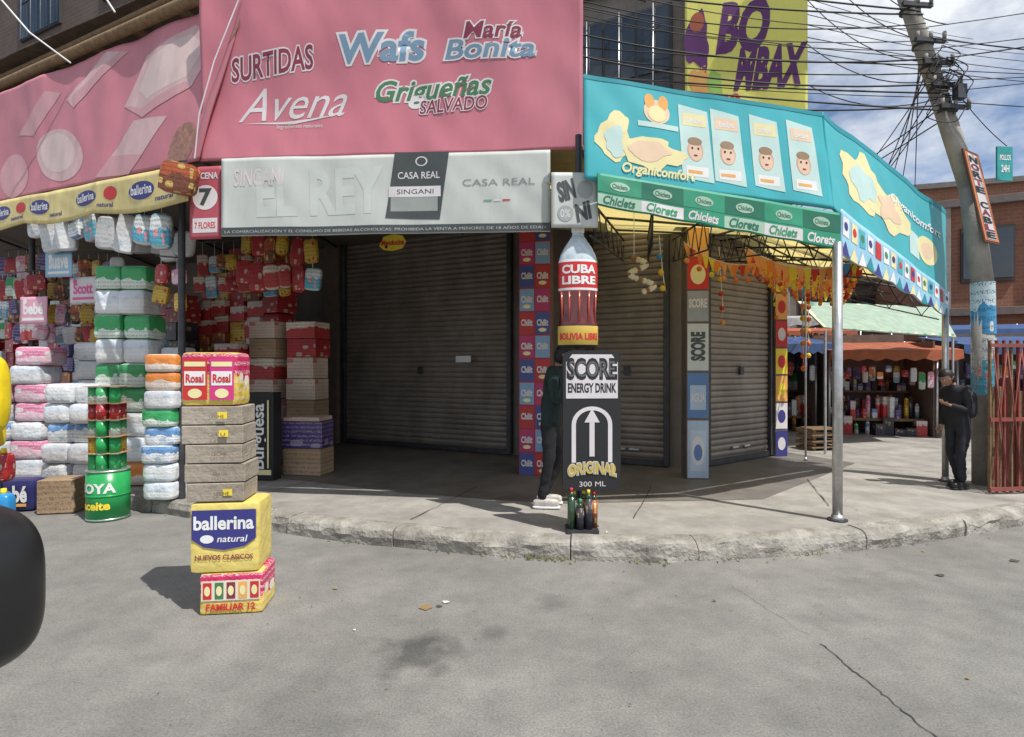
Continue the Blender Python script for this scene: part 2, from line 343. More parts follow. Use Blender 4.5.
while i<len(KR)-12:
    n=random.choice([9,10,11,12,15]); dz=random.uniform(-.012,.010); do=random.uniform(-.02,.02); rows=[]
    for k in range(0,2*n+1):
        j=i+k//2; fr_=(k%2)*.5; p=KR[j].lerp(KR[min(j+1,len(KR)-1)],fr_); nr=nrm(j)
        if k==0: p+= (KR[j+1]-KR[j])*.05
        if k==2*n: p-= (KR[j]-KR[j-1])*.05
        row=[]
        for (o,z) in prof:
            q=Vector((p.x,p.y,z)); nz=noise.noise(Vector((p.x*7,p.y*7,z*22))); n2=noise.noise(Vector((p.x*2.3+3,p.y*2.3,z*6)))
            e=1 if z>.05 else .6
            off=o+do+e*(.022*nz+.03*n2) if o<.2 else o
            zz=z+(dz+.008*nz if z>.05 else 0)
            if .1<z and o<.1 and n2>.12: zz-=.07*(n2-.12)*3*(1-o/.1); off+=.04*(n2-.12)*(1 if z>.13 else 0)
            row.append(bm.verts.new((q.x+nr.x*off,q.y+nr.y*off,zz)))
        rows.append(row)
    for a,b in zip(rows,rows[1:]):
        for c in range(len(prof)-1): bm.faces.new((a[c],b[c],b[c+1],a[c+1]))
    bm.faces.new(rows[0]); bm.faces.new(rows[-1][::-1])
    i+=n
bmesh.ops.recalc_face_normals(bm,faces=bm.faces)
mesh_obj('kerb_stones',bm,kerbm,sg)
shadefloorm=mat('arcade_floor_shaded',(.165,.15,.135),rough=.55,var=.3,scale=2.5,bump=.15,dirt=.4)  # floor colour darkened to paint in the awning's shade
bm=bmesh.new(); bm.faces.new([bm.verts.new(p) for p in [(-20,18.8,.15),(-16,14.8,.15),(-6.5,8.7,.15),(-1.2,6.1,.15),(.4,5.6,.15),(2.6,5.8,.15),(4.9,8.0,.15),(4.4,9.2,.15),(2.42,7.8,.15)]])
mesh_obj('arcade_floor_shaded',bm,shadefloorm,sg)
crackm=mat('crack_dark',(.06,.055,.05),rough=1)
def strip(bm,pts,w,z):
    prev=None
    for k,p in enumerate(pts):
        a=Vector(pts[max(k-1,0)]); b=Vector(pts[min(k+1,len(pts)-1)]); d=(b-a).normalized(); n=Vector((-d.y,d.x))*w*random.uniform(.4,1.4)/2
        q=(bm.verts.new((p[0]+n.x,p[1]+n.y,z)),bm.verts.new((p[0]-n.x,p[1]-n.y,z)))
        if prev: bm.faces.new((prev[0],q[0],q[1],prev[1]))
        prev=q
def jag(a,b,n,j): return [(a[0]+(b[0]-a[0])*i/n+random.uniform(-j,j),a[1]+(b[1]-a[1])*i/n+random.uniform(-j,j)) for i in range(n+1)]
bm=bmesh.new(); strip(bm,jag((1.68,3.05),(1.72,2.3),30,.008),.007,.004); strip(bm,jag((1.72,2.3),(1.75,.5),40,.01),.006,.004)
strip(bm,jag((1.66,3.15),(1.5,3.9),20,.015),.002,.004); strip(bm,jag((-6,1.4),(9,1.3),60,.01),.01,.004)
mesh_obj('road_cracks',bm,crackm)
bm=bmesh.new()
for x in (-2.9,-.9,1.1,3.1,5.1): strip(bm,jag((x,4.8+abs(x)*.22),(x+.5,6.2+abs(x)*.2),12,.008),.009,.156)
mesh_obj('slab_joints',bm,crackm,sg)
mb=MB(); lm=[mat('litter_dry_leaf',(.25,.17,.07)),mat('litter_paper',(.7,.68,.62)),mat('litter_dark',(.08,.07,.06))]
def bit(x,y,s,m,z=.008):
    a=random.random()*6.3; mb.quad([(x+s*math.cos(a+q)*random.uniform(.6,1.2),y+s*math.sin(a+q)*random.uniform(.4,.9),z+random.uniform(-.003,.008)) for q in (0,1.5,3,4.6)],m)
for _ in range(260):
    j=random.randrange(150,len(KR)-150); p=KR[j]-nrm(j)*abs(random.gauss(.02,.09)); bit(p.x,p.y,random.uniform(.006,.02),random.choice(lm[::2]))
for _ in range(70):
    j=random.randrange(200,len(KR)-200); p=KR[j]+nrm(j)*random.uniform(.1,1.2); bit(p.x,p.y,random.uniform(.005,.015),random.choice(lm),.165)
for x,y,s,k in ((-.54,3.5,.05,0),(-.46,3.52,.03,2),(-.42,3.58,.035,1),(3.1,4.05,.04,2),(3.9,4.35,.05,2),(-1.2,3.8,.02,0),(1.3,3.6,.015,2),(-.2,3.1,.012,0),(2.2,2.7,.015,0),(-.9,3.2,.012,1),(3.3,3.3,.02,1)): bit(x,y,s,lm[k])
for _ in range(90): bit(random.uniform(-3,4.5),random.uniform(2.2,4.2),random.uniform(.003,.008),random.choice(lm[::2]))
mb.done('street_litter')
mb=MB(); gm=mat('weed_green',(.08,.13,.04)); gm2=mat('weed_dry',(.2,.17,.07))
for cx,n in ((.05,22),(.3,34),(.42,16),(1.02,20),(-.6,8),(-1.3,6),(2.4,8),(1.7,8)):
    j=min(range(len(KR)),key=lambda q:abs(KR[q].x-cx)+ (0 if KR[q].y<6 else 9)); 
    for _ in range(n):
        k=j+random.randint(-1,1); p=KR[k]-nrm(k)*random.uniform(-.01,.05); a=random.random()*6.3; h=random.uniform(.01,.04); l=random.uniform(.01,.035); x=p.x+random.uniform(-.05,.05)
        mb.quad([(x,p.y,0),(x+.008,p.y,0),(x+.008+l*math.cos(a)*.6,p.y+l*math.sin(a)*.6,h*.8),(x+l*math.cos(a),p.y+l*math.sin(a),h)],random.choice((gm,gm2,gm2)))
mb.done('gutter_weeds')
# ------------------------------------------------------------------ corner building
B=group('corner_building')
wallm=mat('plaster_wall',(.22,.19,.17),rough=.9,var=.2,scale=1.5,bump=.3,dirt=.6)
def brickm(name,c1,c2,mort,sc=5):
    m=bpy.data.materials.new(name); m.use_nodes=True; t=m.node_tree; L=t.links; b=t.nodes['Principled BSDF']; b.inputs['Roughness'].default_value=.9
    uv=nn(t,'ShaderNodeUVMap'); br=nn(t,'ShaderNodeTexBrick'); L.new(uv.outputs[0],br.inputs['Vector']); br.inputs['Color1'].default_value=(*c1,1); br.inputs['Color2'].default_value=(*c2,1); br.inputs['Mortar'].default_value=(*mort,1)
    br.inputs['Scale'].default_value=1; br.inputs['Brick Width'].default_value=.26; br.inputs['Row Height'].default_value=.11; br.inputs['Mortar Size'].default_value=.008
    n=nn(t,'ShaderNodeTexNoise'); n.inputs['Scale'].default_value=1.2; n.inputs['Detail'].default_value=6; L.new(uv.outputs[0],n.inputs['Vector'])
    mx=nn(t,'ShaderNodeMixRGB'); mx.blend_type='MULTIPLY'; mx.inputs[0].default_value=.6; L.new(br.outputs[0],mx.inputs[1]); L.new(n.outputs['Fac'],mx.inputs[2]); L.new(mx.outputs[0],b.inputs['Base Color'])
    bp=nn(t,'ShaderNodeBump'); bp.inputs['Strength'].default_value=.5; bp.inputs['Distance'].default_value=.01; L.new(br.outputs['Fac'],bp.inputs['Height']); bp.invert=True; L.new(bp.outputs[0],b.inputs['Normal'])
    return m
brick=brickm('hollow_brick',(.4,.17,.09),(.33,.14,.08),(.3,.27,.24)); brick2=brickm('brick_dark',(.15,.1,.085),(.12,.085,.07),(.15,.13,.12))
def wall(mb,a,b,z0,z1,m):
    L_=(Vector(b)-Vector(a)).length
    mb.quad([(a[0],a[1],z0),(b[0],b[1],z0),(b[0],b[1],z1),(a[0],a[1],z1)],m,((0,z0),(L_,z0),(L_,z1),(0,z1)))
C=Vector((2.42,7.6)); FX=lambda x:Vector((x,7.6+.49*(2.42-x)))
E=Vector((4.2,8.9))
mb=MB()
wall(mb,(-26,21.5),(2.42,7.6),-.1,4.2,wallm); wall(mb,C,E,-.1,4.2,wallm); wall(mb,E,(6,14),-.1,4.2,wallm)
wall(mb,(6,14),(6,26),-.1,4.2,wallm); wall(mb,(6,26),(-26,26),-.1,4.2,wallm); wall(mb,(-26,26),(-26,21.5),-.1,4.2,wallm)
mb.done('ground_floor_walls',B)
D=Vector((3.6,7.0)); UP=lambda x:Vector((x,7.0+.49*(3.6-x)))
mb=MB(); ZT=13
wall(mb,UP(-26),UP(-2.5),3.9,ZT,brick2); wall(mb,UP(-2.5),D,3.9,ZT,wallm); wall(mb,D,(4.4,8.9),3.9,ZT,wallm); wall(mb,(4.4,8.9),(6,14),3.9,ZT,brick); wall(mb,(6,14),(6,26),4.2,ZT,brick); wall(mb,(6,26),(-26,26),4.2,ZT,brick); wall(mb,(-26,26),UP(-26),4.2,ZT,brick)
for z in (3.9,ZT):
    f=mb.bm.faces.new([mb.bm.verts.new((*p,z)) for p in (UP(-26),D,Vector((4.4,8.9)),Vector((6,14)),Vector((6,26)),Vector((-26,26)))]); f.material_index=mb.mi(wallm)
mb.done('upper_storeys',B)
ang=math.atan2(-.49,1)
bandm=mat('concrete_band',(.3,.28,.26),rough=.9,dirt=.4); bandd=mat('concrete_band_dark',(.17,.15,.14),rough=.9,dirt=.5); glass=mat('window_glass',(.03,.04,.05),rough=.08,var=.3,scale=1,spec=.8); frm=mat('window_frame',(.05,.05,.05),rough=.5)
mb=MB()
for z in (4.15,7.0,9.9):
    q=(UP(-26)+D)/2; mb.box((q.x-.03,q.y-.06,z),((UP(-26)-D).length,.12,.22),ang,bandd)
mb.done('floor_bands',B,bevel=.008)
mb=MB(); nv=Vector((-.44,-.9)).normalized()
for z0 in (4.6,7.5,10.4):
    for x in (-19.5,-16,-12.5,-9,-5.6,-2.3,1.35):
        wd=2.0 if x<0 else 1.9
        c=UP(x)
        mb.box((c.x+nv.x*.02,c.y+nv.y*.02,z0+.95),(wd,.1,1.9),ang,frm)
        for k in range(4):
            o=Vector((math.cos(ang),math.sin(ang)))*((k-1.5)*wd/4)
            for r in range(2):
                mb.box((c.x+o.x+nv.x*.075,c.y+o.y+nv.y*.075,z0+.47+r*.95),(wd/4-.05,.03,.88),ang+random.uniform(-.02,.02),glass)
            mb.cyl((c.x+o.x+nv.x*.14,c.y+o.y+nv.y*.14,z0),(c.x+o.x+nv.x*.14,c.y+o.y+nv.y*.14,z0+1.9),.01,m=steel,seg=6)
mb.done('windows',B)
shm=mat('shutter_paint',(.255,.22,.19),rough=.45,var=.2,scale=2.2,metal=.15,dirt=.55,bump=.08)
def shutter(name,a,b,z0,z1,pitch=.085,m=shm):
    a=Vector(a);b=Vector(b); d=(b-a).normalized(); n=Vector((d.y,-d.x)); bm=bmesh.new(); prev=None; z=z0
    prof=[(0,.0),(.18,.014),(.5,.021),(.82,.014),(.94,0),(.97,-.012),(1.0,-.012)]
    rows=[]
    while z<z1:
        for (f,o) in prof: rows.append((z+f*pitch,o))
        z+=pitch
    nx=max(4,int((b-a).length/.25))
    for (zz,o) in rows:
        row=[bm.verts.new((a.x+(b.x-a.x)*i/nx+n.x*(o+.014*noise.noise(Vector((i*.6,zz*2,a.x)))),a.y+(b.y-a.y)*i/nx+n.y*(o+.014*noise.noise(Vector((i*.6,zz*2,a.x)))),zz)) for i in range(nx+1)]
        if prev:
            for i in range(nx): bm.faces.new((prev[i],prev[i+1],row[i+1],row[i]))
        prev=row
    mesh_obj(name,bm,m,B)
    mb=MB(); an=math.atan2(d.y,d.x); L_=(b-a).length; c=(a+b)/2
    for e in (a,b): mb.box((e.x+n.x*.02,e.y+n.y*.02,(z0+z1)/2),(.07,.1,z1-z0),an,darksteel)
    mb.box((c.x+n.x*.025,c.y+n.y*.025,z0+.03),(L_-.08,.05,.08),an,darksteel)
    for s in (-.3,.3): mb.box((c.x+d.x*s*L_*.3+n.x*.04,c.y+d.y*s*L_*.3+n.y*.04,z0+.2),(.14,.03,.03),an,steel)
    mb.box((c.x+n.x*.05,c.y+n.y*.05,z0+1.3),(.09,.03,.12),an,darksteel)
    mb.done(name+'_rails',B,bevel=.004)
def off(p,k=.06): return Vector(p)+nv*k
shutter('roller_shutter_main',off(FX(-3.0)),off(FX(.0)),.17,3.75)
shutter('roller_shutter_side',off(FX(1.18)),off(FX(2.15)),.17,3.7)
ed=(E-C).normalized(); en=Vector((ed.y,-ed.x))
shutter('roller_shutter_corner',C+ed*.25+en*.06,C+ed*1.85+en*.06,.17,3.6)
shutter('roller_shutter_left',off(FX(-17)),off(FX(-12.6)),.17,3.6)
mb=MB(); pm=mat('pillar_plaster',(.16,.12,.1),rough=.8,dirt=.5,var=.2)
for x in (-3.25,.6,-12.2,-9.0,-6.1): 
    p=off(FX(x),.05); mb.box((p.x,p.y,2.1),(.34 if x<0 else .9,.22,4.2),ang,pm)
mb.done('pillars',B,bevel=.01)
# ------------------------------------------------------------------ arcade roof
A=group('awning_roof')
roofm=mat('awning_underside',(.2,.17,.14),rough=.8,dirt=.3); woodm=mat('weathered_wood',(.2,.13,.07),rough=.85,var=.3,scale=14,bump=.3)
bm=bmesh.new()
fr=[(-13.9,11.1,3.95),(-10.3,9.25,3.9),(-6.67,7.35,3.75),(-3.0,5.46,3.56),(.62,4.96,3.5)]
bk=[(*UP(-17),3.86),(*UP(-12.5),3.86),(*UP(-8),3.86),(*UP(-3.2),3.8),(*UP(1.6),3.75)]
va=[bm.verts.new(p) for p in fr]; vb=[bm.verts.new(p) for p in bk]
for i in range(4): bm.faces.new((va[i],va[i+1],vb[i+1],vb[i]))
o=mesh_obj('roof_deck',bm,roofm,A); md=o.modifiers.new('s','SOLIDIFY'); md.thickness=.05
mb=MB()
for i in range(5):
    for t_ in (0,.5):
        if i==4 and t_: continue
        a=Vector(fr[i]).lerp(Vector(fr[min(i+1,4)]),t_); b=Vector(bk[i]).lerp(Vector(bk[min(i+1,4)]),t_); a.z-=.08; b.z-=.08
        mb.cyl(a,b,.022,m=darksteel,seg=8)
mb.done('rafters',A)
tube('wood_beam_top',[(-13.9,11.25,5.6),(-6.67,7.45,5.33),(-3.2,5.62,5.2),(.5,5.1,5.15)],.06,woodm,A)
tube('wood_beam_low',[(-13.9,11.5,5.95),(-6.67,7.75,5.7),(-3.2,5.95,5.62)],.04,woodm,A)
mb=MB()
for i in range(13):
    a=Vector((-12.5,10.8,5.62)).lerp(Vector((-3.0,5.95,5.42)),i/12); mb.box((a.x+.3,a.y+.7,a.z+.16),(.05,1.7,.07),-.44,woodm)
mb.done('wood_joists',A)
bm=bmesh.new(); q=[bm.verts.new(p) for p in [(-13.9,11.3,5.98),(-6.67,7.55,5.80),(-2.9,5.75,5.72),(-1.8,8.0,6.1),(-5.4,9.9,6.2),(-12,13.4,6.3)]]; bm.faces.new((q[0],q[1],q[4],q[5])); bm.faces.new((q[1],q[2],q[3],q[4]))
o=mesh_obj('eave_sheet',bm,mat('rusty_sheet',(.14,.1,.08),rough=.8,var=.4,dirt=.4,bump=.3),A); md=o.modifiers.new('s','SOLIDIFY'); md.thickness=.02
for x,y,z in ((-3.45,5.85,3.6),(-6.6,7.7,3.7)): tube('post',[(x,y,.146),(x,y,z)],.035,darksteel,A)
tube('loose_cable',[(-6.6,6.4,6.6),(-5.6,6.5,5.4),(-5.2,6.6,5.1)],.010,Fwhite,A); tube('loose_cable',[(-4.2,5.4,5.5),(-3.9,5.5,5.0)],.010,Fwhite,A)
# ------------------------------------------------------------------ banners
BB=dict(bump=.12,bscale=1.7)
pinkm=mat('banner_pink',(.60,.195,.245),rough=.5,var=.08,scale=1.2,dirt=.2,transl=.1,**BB)
pink2=mat('banner_pink_b',(.58,.205,.25),rough=.5,var=.1,scale=1.2,dirt=.28,transl=.1,**BB)
maroon=flat('ink_maroon',(.22,.03,.06)); inkblue=flat('ink_blue',(.16,.26,.36)); inkgreen=flat('ink_green',(.06,.18,.08)); fwh=flat('ink_faded_white',(.68,.64,.64),dirt=.2)
P=Panel('advertising_banner',(-3.01,5.4,3.50),(.62,4.9,3.42),(.62,4.9,5.05),(-3.01,5.4,5.3),(200,155,583,-28),wr=.05,seed=1)
P.base(pinkm)
P.text('SURTIDAS',232,72,322,50,maroon,2,.02,.25,.12,fwh,.05)
P.text('Wafs',350,62,432,35,inkblue,2,.03,.15,.03,fwh,.06)
P.text('María',472,43,526,28,maroon,2,.02,.2,0,fwh,.06); P.text('Bonita',454,62,538,44,inkblue,4,.02,.2,0,fwh,.06)
P.text('Avena',240,116,356,84,fwh,2,.0,.5,.03); P.poly([(246,119),(300,121),(352,112),(300,118)],fwh,2)
P.text('Ingredientes naturales',282,126,330,121,fwh,2)
P.text('Grigueñas',386,106,498,80,inkgreen,2,.02,.35,.05,fwh,.06); P.text('SALVADO',428,113,494,100,maroon,5,.01,.2,.05,fwh,.05)
P=Panel('advertising_banner',(-10.3,9.2,3.86),(-3.02,5.38,3.5),(-2.52,5.34,5.08),(-10.3,9.2,5.25),(-1,0,1,1),wr=.045,seed=4)
P.base(pink2)
crm=flat('ink_cream',(.60,.40,.40),dirt=.3,var=.12); cookie=flat('ink_cookie',(.32,.16,.12),var=.4,scale=20); crm2=flat('ink_cream_shade',(.55,.29,.31),dirt=.2); crm3=flat('ink_cream_hi',(.66,.5,.48),dirt=.3)
P.poly([(.60,.52),(.66,.83),(.83,.93),(.93,.8),(.89,.5),(.72,.38)],crm,2); P.poly([(.64,.5),(.70,.45),(.86,.55),(.89,.5),(.72,.38),(.6,.52)],crm2,3); P.poly([(.66,.6),(.69,.8),(.82,.88),(.89,.77),(.86,.58),(.72,.5)],crm3,3)
P.poly([(.3,.72),(.47,.98),(.56,.93),(.36,.62)],crm,2); P.poly([(.33,.72),(.36,.62),(.56,.93),(.53,.95)],crm2,3); P.ell(.32,.28,.12,.24,crm,2,.4); P.ell(.31,.3,.09,.18,crm3,3,.4); P.ell(.06,.2,.09,.2,crm2,2,.2)
P.poly([(.55,.03),(.68,.38),(.83,.34),(.72,.0)],crm,2); P.poly([(.55,.03),(.6,.17),(.76,.12),(.72,0)],crm2,3); P.poly([(.05,.55),(.18,.85),(.26,.8),(.15,.5)],crm2,2); P.ell(.955,.8,.05,.12,cookie,2); P.ell(.92,.12,.05,.14,cookie,2)
P.ell(-.3,.4,.12,.25,crm,2); P.poly([(-.8,.3),(-.7,.8),(-.5,.8),(-.6,.3)],crm,2)
tube('hem_rope',[(-3.02,5.33,3.5),(-2.95,5.28,3.9),(-2.8,5.27,4.4),(-2.52,5.27,5.1)],.007,fwh,P.g)
ylm=mat('strip_yellow',(.70,.58,.24),rough=.55,var=.12,dirt=.35,scale=3)
P=Panel('advertising_strip',(-10.3,9.12,3.55),(-3.1,5.33,3.1),(-3.1,5.33,3.44),(-10.3,9.12,3.84),(-1,0,1,1),wr=.03,seed=6,sag=.05)
P.base(ylm)
for i,c in enumerate((-.8,-.5,-.2,.07,.3,.56,.82)):
    P.ell(c,.55,.055,.24,Fnavy,2); P.text('ballerina',c-.045,.45,c+.045,.7,Fwhite,3,.02)
    P.text('natural',c+.06,.2,c+.13,.33,Fnavy,2,.02)
    if i%2: P.ell(c+.12,.6,.03,.2,Fred,2)
offw=mat('banner_offwhite',(.62,.64,.6),rough=.5,var=.06,scale=1.5,dirt=.25,transl=.1,**BB); ghost=flat('ink_ghost',(.55,.585,.54)); ghost2=flat('ink_ghost_pink',(.65,.58,.56))
lab=flat('ink_charcoal',(.06,.07,.07),dirt=.2)
P=Panel('advertising_banner',(-2.77,5.33,2.76),(.335,4.9,2.70),(.335,4.9,3.41),(-2.77,5.33,3.50),(222,235,550,152),wr=.03,seed=9)
P.base(offw)
P.text('EL REY',262,212,388,168,ghost,1,.04,0,.02); P.text('SINGANI',236,182,290,164,ghost2,2,.02,.1)
P.poly([(393,219),(446,221),(455,151),(402,150)],lab,2); P.text('CASA REAL',405,178,446,171,fwh,3,.01); P.ell(428,160,6,5,fwh,3); P.ell(428,160,4.6,3.8,lab,4)
P.rect(398,212,444,188,flat('ink_grey',(.3,.32,.3)),3); P.rect(396,197,447,186,fwh,4); P.text('SINGANI',404,194,440,189,lab,5)
P.text('CASA REAL',468,187,536,180,flat('ink_grey2',(.26,.28,.27)),2); P.rect(488,203,496,201.5,flat('ink_g',(.1,.4,.2)),2); P.rect(498,203,504,201.5,Fwhite,2); P.rect(506,203,513,201.5,Fred,2)
P.rect(222,234.5,550,226,lab,2); P.text('LA COMERCIALIZACION Y EL CONSUMO DE BEBIDAS ALCOHOLICAS. PROHIBIDA LA VENTA A MENORES DE 18 AÑOS DE EDAD',226,232,546,228.5,flat('ink_grey5',(.45,.45,.45)),3)
tqm=mat('banner_turquoise',(.07,.47,.52),rough=.45,var=.08,scale=1.5,dirt=.15,transl=.12,**BB); tqd=flat('ink_teal_dark',(.02,.25,.3))
peach=flat('ink_peach',(.75,.55,.38)); orng=flat('ink_orange',(.75,.38,.1)); skinp=flat('ink_skin',(.6,.38,.26)); butter=flat('ink_butter',(.76,.68,.36)); palec=flat('ink_pale',(.5,.66,.62))
K=group('turquoise_canopy')
P=Panel('',(.60,4.6,3.06),(2.9,5.05,2.94),(2.80,5.05,3.81),(.59,4.6,3.92),(0,0,245,100),wr=.035,seed=12,parent=K)
P.base(tqm,name='front_fascia')
def blob(P,cx,cy,rx,ry,m,l,sd=0,am=.25):
    P.poly([(cx+rx*(1+am*noise.noise(Vector((math.cos(t)*1.5+sd,math.sin(t)*1.5,sd))))*math.cos(t),cy+ry*(1+am*noise.noise(Vector((math.cos(t)*1.5+sd,math.sin(t)*1.5,sd))))*math.sin(t)) for t in [2*math.pi*i/28 for i in range(28)]],m,l)
blob(P,28,42,16,20,butter,2,1,.7); blob(P,34,58,8,9,butter,3,3); blob(P,60,34,30,15,butter,4,2,.7); blob(P,28,40,10,13,palec,5,4,.6); blob(P,58,34,20,8,peach,6,5,.6)
P.ell(69,74,13,12,peach,2); P.ell(62,84,5,7,orng,3); P.ell(76,84,5,7,orng,3); P.ell(69,72,9,8,butter,4); P.rect(50,58,90,63,palec,2)
P.text('Organicomfort',34,8,104,20,butter,7,.03,.2)
for i,x in enumerate((92,124,164,203)):
    P.poly([(x,14),(x+31,11),(x+28,82),(x-1,86)],palec,2); P.rect(x+3,66,x+26,78,peach if i%2 else butter,3); P.ell(x+14,42,8,11,skinp,3); P.ell(x+14,40,6.6,8.6,flat('ink_skin2',(.72,.5,.36)),4); P.ell(x+14,51,7,4,flat('ink_hair',(.3,.2,.12)),5); P.rect(x+4,16,x+26,26,Fwhite,3); P.rect(x+6,19,x+20,22,orng,4); P.text('bebe',x+7,69,x+22,75,Fwhite,4,.02)
    P.ell(x+11,44,1,1.2,Fblack,6); P.ell(x+17,44,1,1.2,Fblack,6); P.ell(x+14,37,2,.8,maroon,6)
P.rect(0,96,245,100,tqd,2)
P=Panel('',(2.905,5.05,2.94),(5.26,6.8,2.42),(5.26,6.8,3.42),(2.805,5.05,3.81),(0,0,100,100),wr=.035,seed=15,parent=K)
P.base(tqm,name='side_fascia')
blob(P,22,55,13,28,butter,2,7,.7); blob(P,42,45,18,22,butter,3,8,.7); blob(P,24,52,8,18,palec,4,9,.6); blob(P,42,44,10,12,peach,5,10,.6)
P.text('Organicomfort',45,56,92,68,Fwhite,6,.02,.2,-.02); P.ell(80,34,9,16,butter,2); P.ell(80,34,5,9,peach,3); P.rect(62,16,72,44,palec,2); P.rect(0,94,100,100,tqd,2)
gsm=mat('strip_green',(.03,.28,.16),rough=.5,var=.15,scale=4,dirt=.2); gsd=flat('ink_darkgreen',(.02,.15,.09)); gsl=flat('ink_lightgreen',(.35,.5,.38))
P=Panel('',(.70,4.57,2.84),(2.93,5.0,2.57),(2.93,5.0,2.89),(.70,4.57,3.10),(0,0,240,30),wr=.015,seed=18,parent=K,sag=.01)
P.base(gsm,name='green_valance')
for i in range(6):
    x=i*40
    P.rect(x,13,x+40,28,[gsm,gsd][i%2],1); P.rect(x,1,x+40,11,[gsl,fwh,gsm][i%3],2); P.text('Clorets' if i%2 else 'Chiclets',x+5,2.5,x+34,10,[gsd,Fgreen,fwh][i%3],4,.03,.3)
    P.ell(x+20,20,9,4.2,gsl,3); P.text('Chiclets',x+13,18,x+27,22,gsd,4,.02)
P=Panel('',(2.95,5.02,2.55),(5.28,6.76,2.14),(5.28,6.76,2.42),(2.95,5.02,2.93),(0,0,100,30),wr=.015,seed=19,parent=K,sag=.03)
P.base(mat('strip_lightblue',(.3,.55,.7),rough=.5,dirt=.15),name='side_valance')
for i in range(16):
    x=i*6.25; P.rect(x+.8,13,x+5.2,26,[Fwhite,butter,tqm,Fwhite,Fred][i%5],2); P.poly([(x,0),(x+3,10),(x+6,0)],[Fnavy,butter,Fwhite,tqd][i%4],2); P.ell(x+3,20,1.4,3,[Fnavy,Fred,inkgreen][i%3],3)
tarp=mat('canopy_tarp',(.78,.64,.25),rough=.6,var=.1,scale=2,transl=.6)
bm=bmesh.new()
pa=[Vector((-.3,5.16,3.30)),Vector((.66,4.72,3.02)),Vector((2.88,5.12,2.9)),Vector((5.22,6.85,2.5))]; pb=[Vector((-.2,7.9,3.5)),Vector((1.6,8.0,3.45)),Vector((2.9,7.8,3.4)),Vector((4.3,9.1,3.3))]  # leftmost tarp span is an addition under the deck, blocking a sun patch
for s in range(3):
    N=10
    for i in range(N):
        for j in range(N):
            q=[]
            for (a,b) in ((i,j),(i+1,j),(i+1,j+1),(i,j+1)):
                u,v=a/N,b/N; p=pa[s].lerp(pa[s+1],u).lerp(pb[s].lerp(pb[s+1],u),v); p.z-=.06*abs(math.sin(v*math.pi*3)); q.append(bm.verts.new(p))
            bm.faces.new(q)
bmesh.ops.remove_doubles(bm,verts=bm.verts,dist=.001); mesh_obj('tarpaulin',bm,tarp,K,True)
pa=pa[1:]; pb=pb[1:]
mb=MB()
def bar(a,b,r=.013,m=darksteel): mb.cyl(a,b,r,m=m,seg=6)
for s in range(2):
    for u in (0,.25,.5,.75,1):
        a=pa[s].lerp(pa[s+1],u); b=pb[s].lerp(pb[s+1],u); a.z-=.1; b.z-=.12; bar(a,b); a2=a.copy(); b2=b.copy(); a2.z-=.3; b2.z-=.3
        bar(a2,b2,.009)
        for k in range(6):
            p=a.lerp(b,k/6); q=a2.lerp(b2,(k+.5)/6); r=a.lerp(b,(k+1)/6); bar(p,q,.006); bar(q,r,.006)
    for v in (0,.33,.66):
        a=pa[s].lerp(pb[s],v); b=pa[s+1].lerp(pb[s+1],v); a.z-=.1; b.z-=.1; bar(a,b); 
mb.done('steel_frame',K)
mb=MB()
def post(x,y,z,r=.04):
    mb.cyl((x,y,.146),(x,y,z),r,m=steel,seg=16); mb.cyl((x,y,.146),(x,y,.2),r*1.5,r*1.1,m=steel,seg=16)
    mb.cyl((x,y,.15),(x,y,.16),r*2,m=darksteel,seg=12)
post(2.9,4.99,2.62,.042); post(5.2,6.72,2.2,.035); post(4.3,8.2,2.8,.014)
mb.done('canopy_posts',K)
ybm=mat('banner_yellow',(.76,.72,.16),rough=.55,var=.08,scale=2,dirt=.15); ydk=flat('ink_violet',(.12,.03,.14)); lime=flat('ink_lime',(.3,.5,.1))
P=Panel('advertising_banner',(2.3,7.45,4.5),(3.62,6.86,4.5),(3.62,6.86,7.6),(2.3,7.45,7.6),(688,140,800,-95),wr=.03,seed=21)
P.base(ybm)
P.text('BO',722,58,766,14,ydk,2,.05,.1,-.1); P.text('MBAX',738,98,796,62,ydk,2,.05,.1,-.12); blob(P,702,42,11,28,ydk,2,11,.8); P.ell(700,22,7,10,flat('ink_brown',(.4,.1,.05)),3)
blob(P,702,84,12,18,orng,2,13,.8); blob(P,716,90,8,18,lime,3,14,.8); P.text('2x1',726,2,786,-30,Fred,2,.05,.1); P.text('2.50',708,112,740,100,Fred,4,.04); P.rect(690,-40,798,-80,lime,2)
# ------------------------------------------------------------------ pole with display bottle and energy drink sign
G=group('advertising_pole')
mb=MB(); mb.cyl((.57,4.80,.146),(.57,4.80,3.5),.028,m=darksteel,seg=14); mb.box((.57,4.80,.165),(.16,.16,.03),0,darksteel); mb.done('pole',G,bevel=.002)
P=Panel('',(.42,4.62,.49),(.905,4.66,.49),(.905,4.66,1.65),(.42,4.62,1.65),(0,0,57,140),wr=0,seed=3,parent=G)
o=P.poly([(3,0),(54,0),(57,4),(57,134),(54,138),(46,140),(11,140),(3,138),(0,134),(0,4)],Fblack,0,'energy_drink_board'); md=o.modifiers.new('s','SOLIDIFY'); md.thickness=.03; md.offset=-1
P.poly([(3,92),(54,92),(54,128),(48,136),(9,136),(3,128)],fwh,1)
P.text('SCORE',4.5,112,52.5,131,Fblack,1.5,.06); P.text('SCORE',6,113.5,51,129.5,flat('ink_gray7',(.12,.12,.12)),2,.0); P.text('ENERGY DRINK',5,98,52,107,Fblack,1.5,.03)
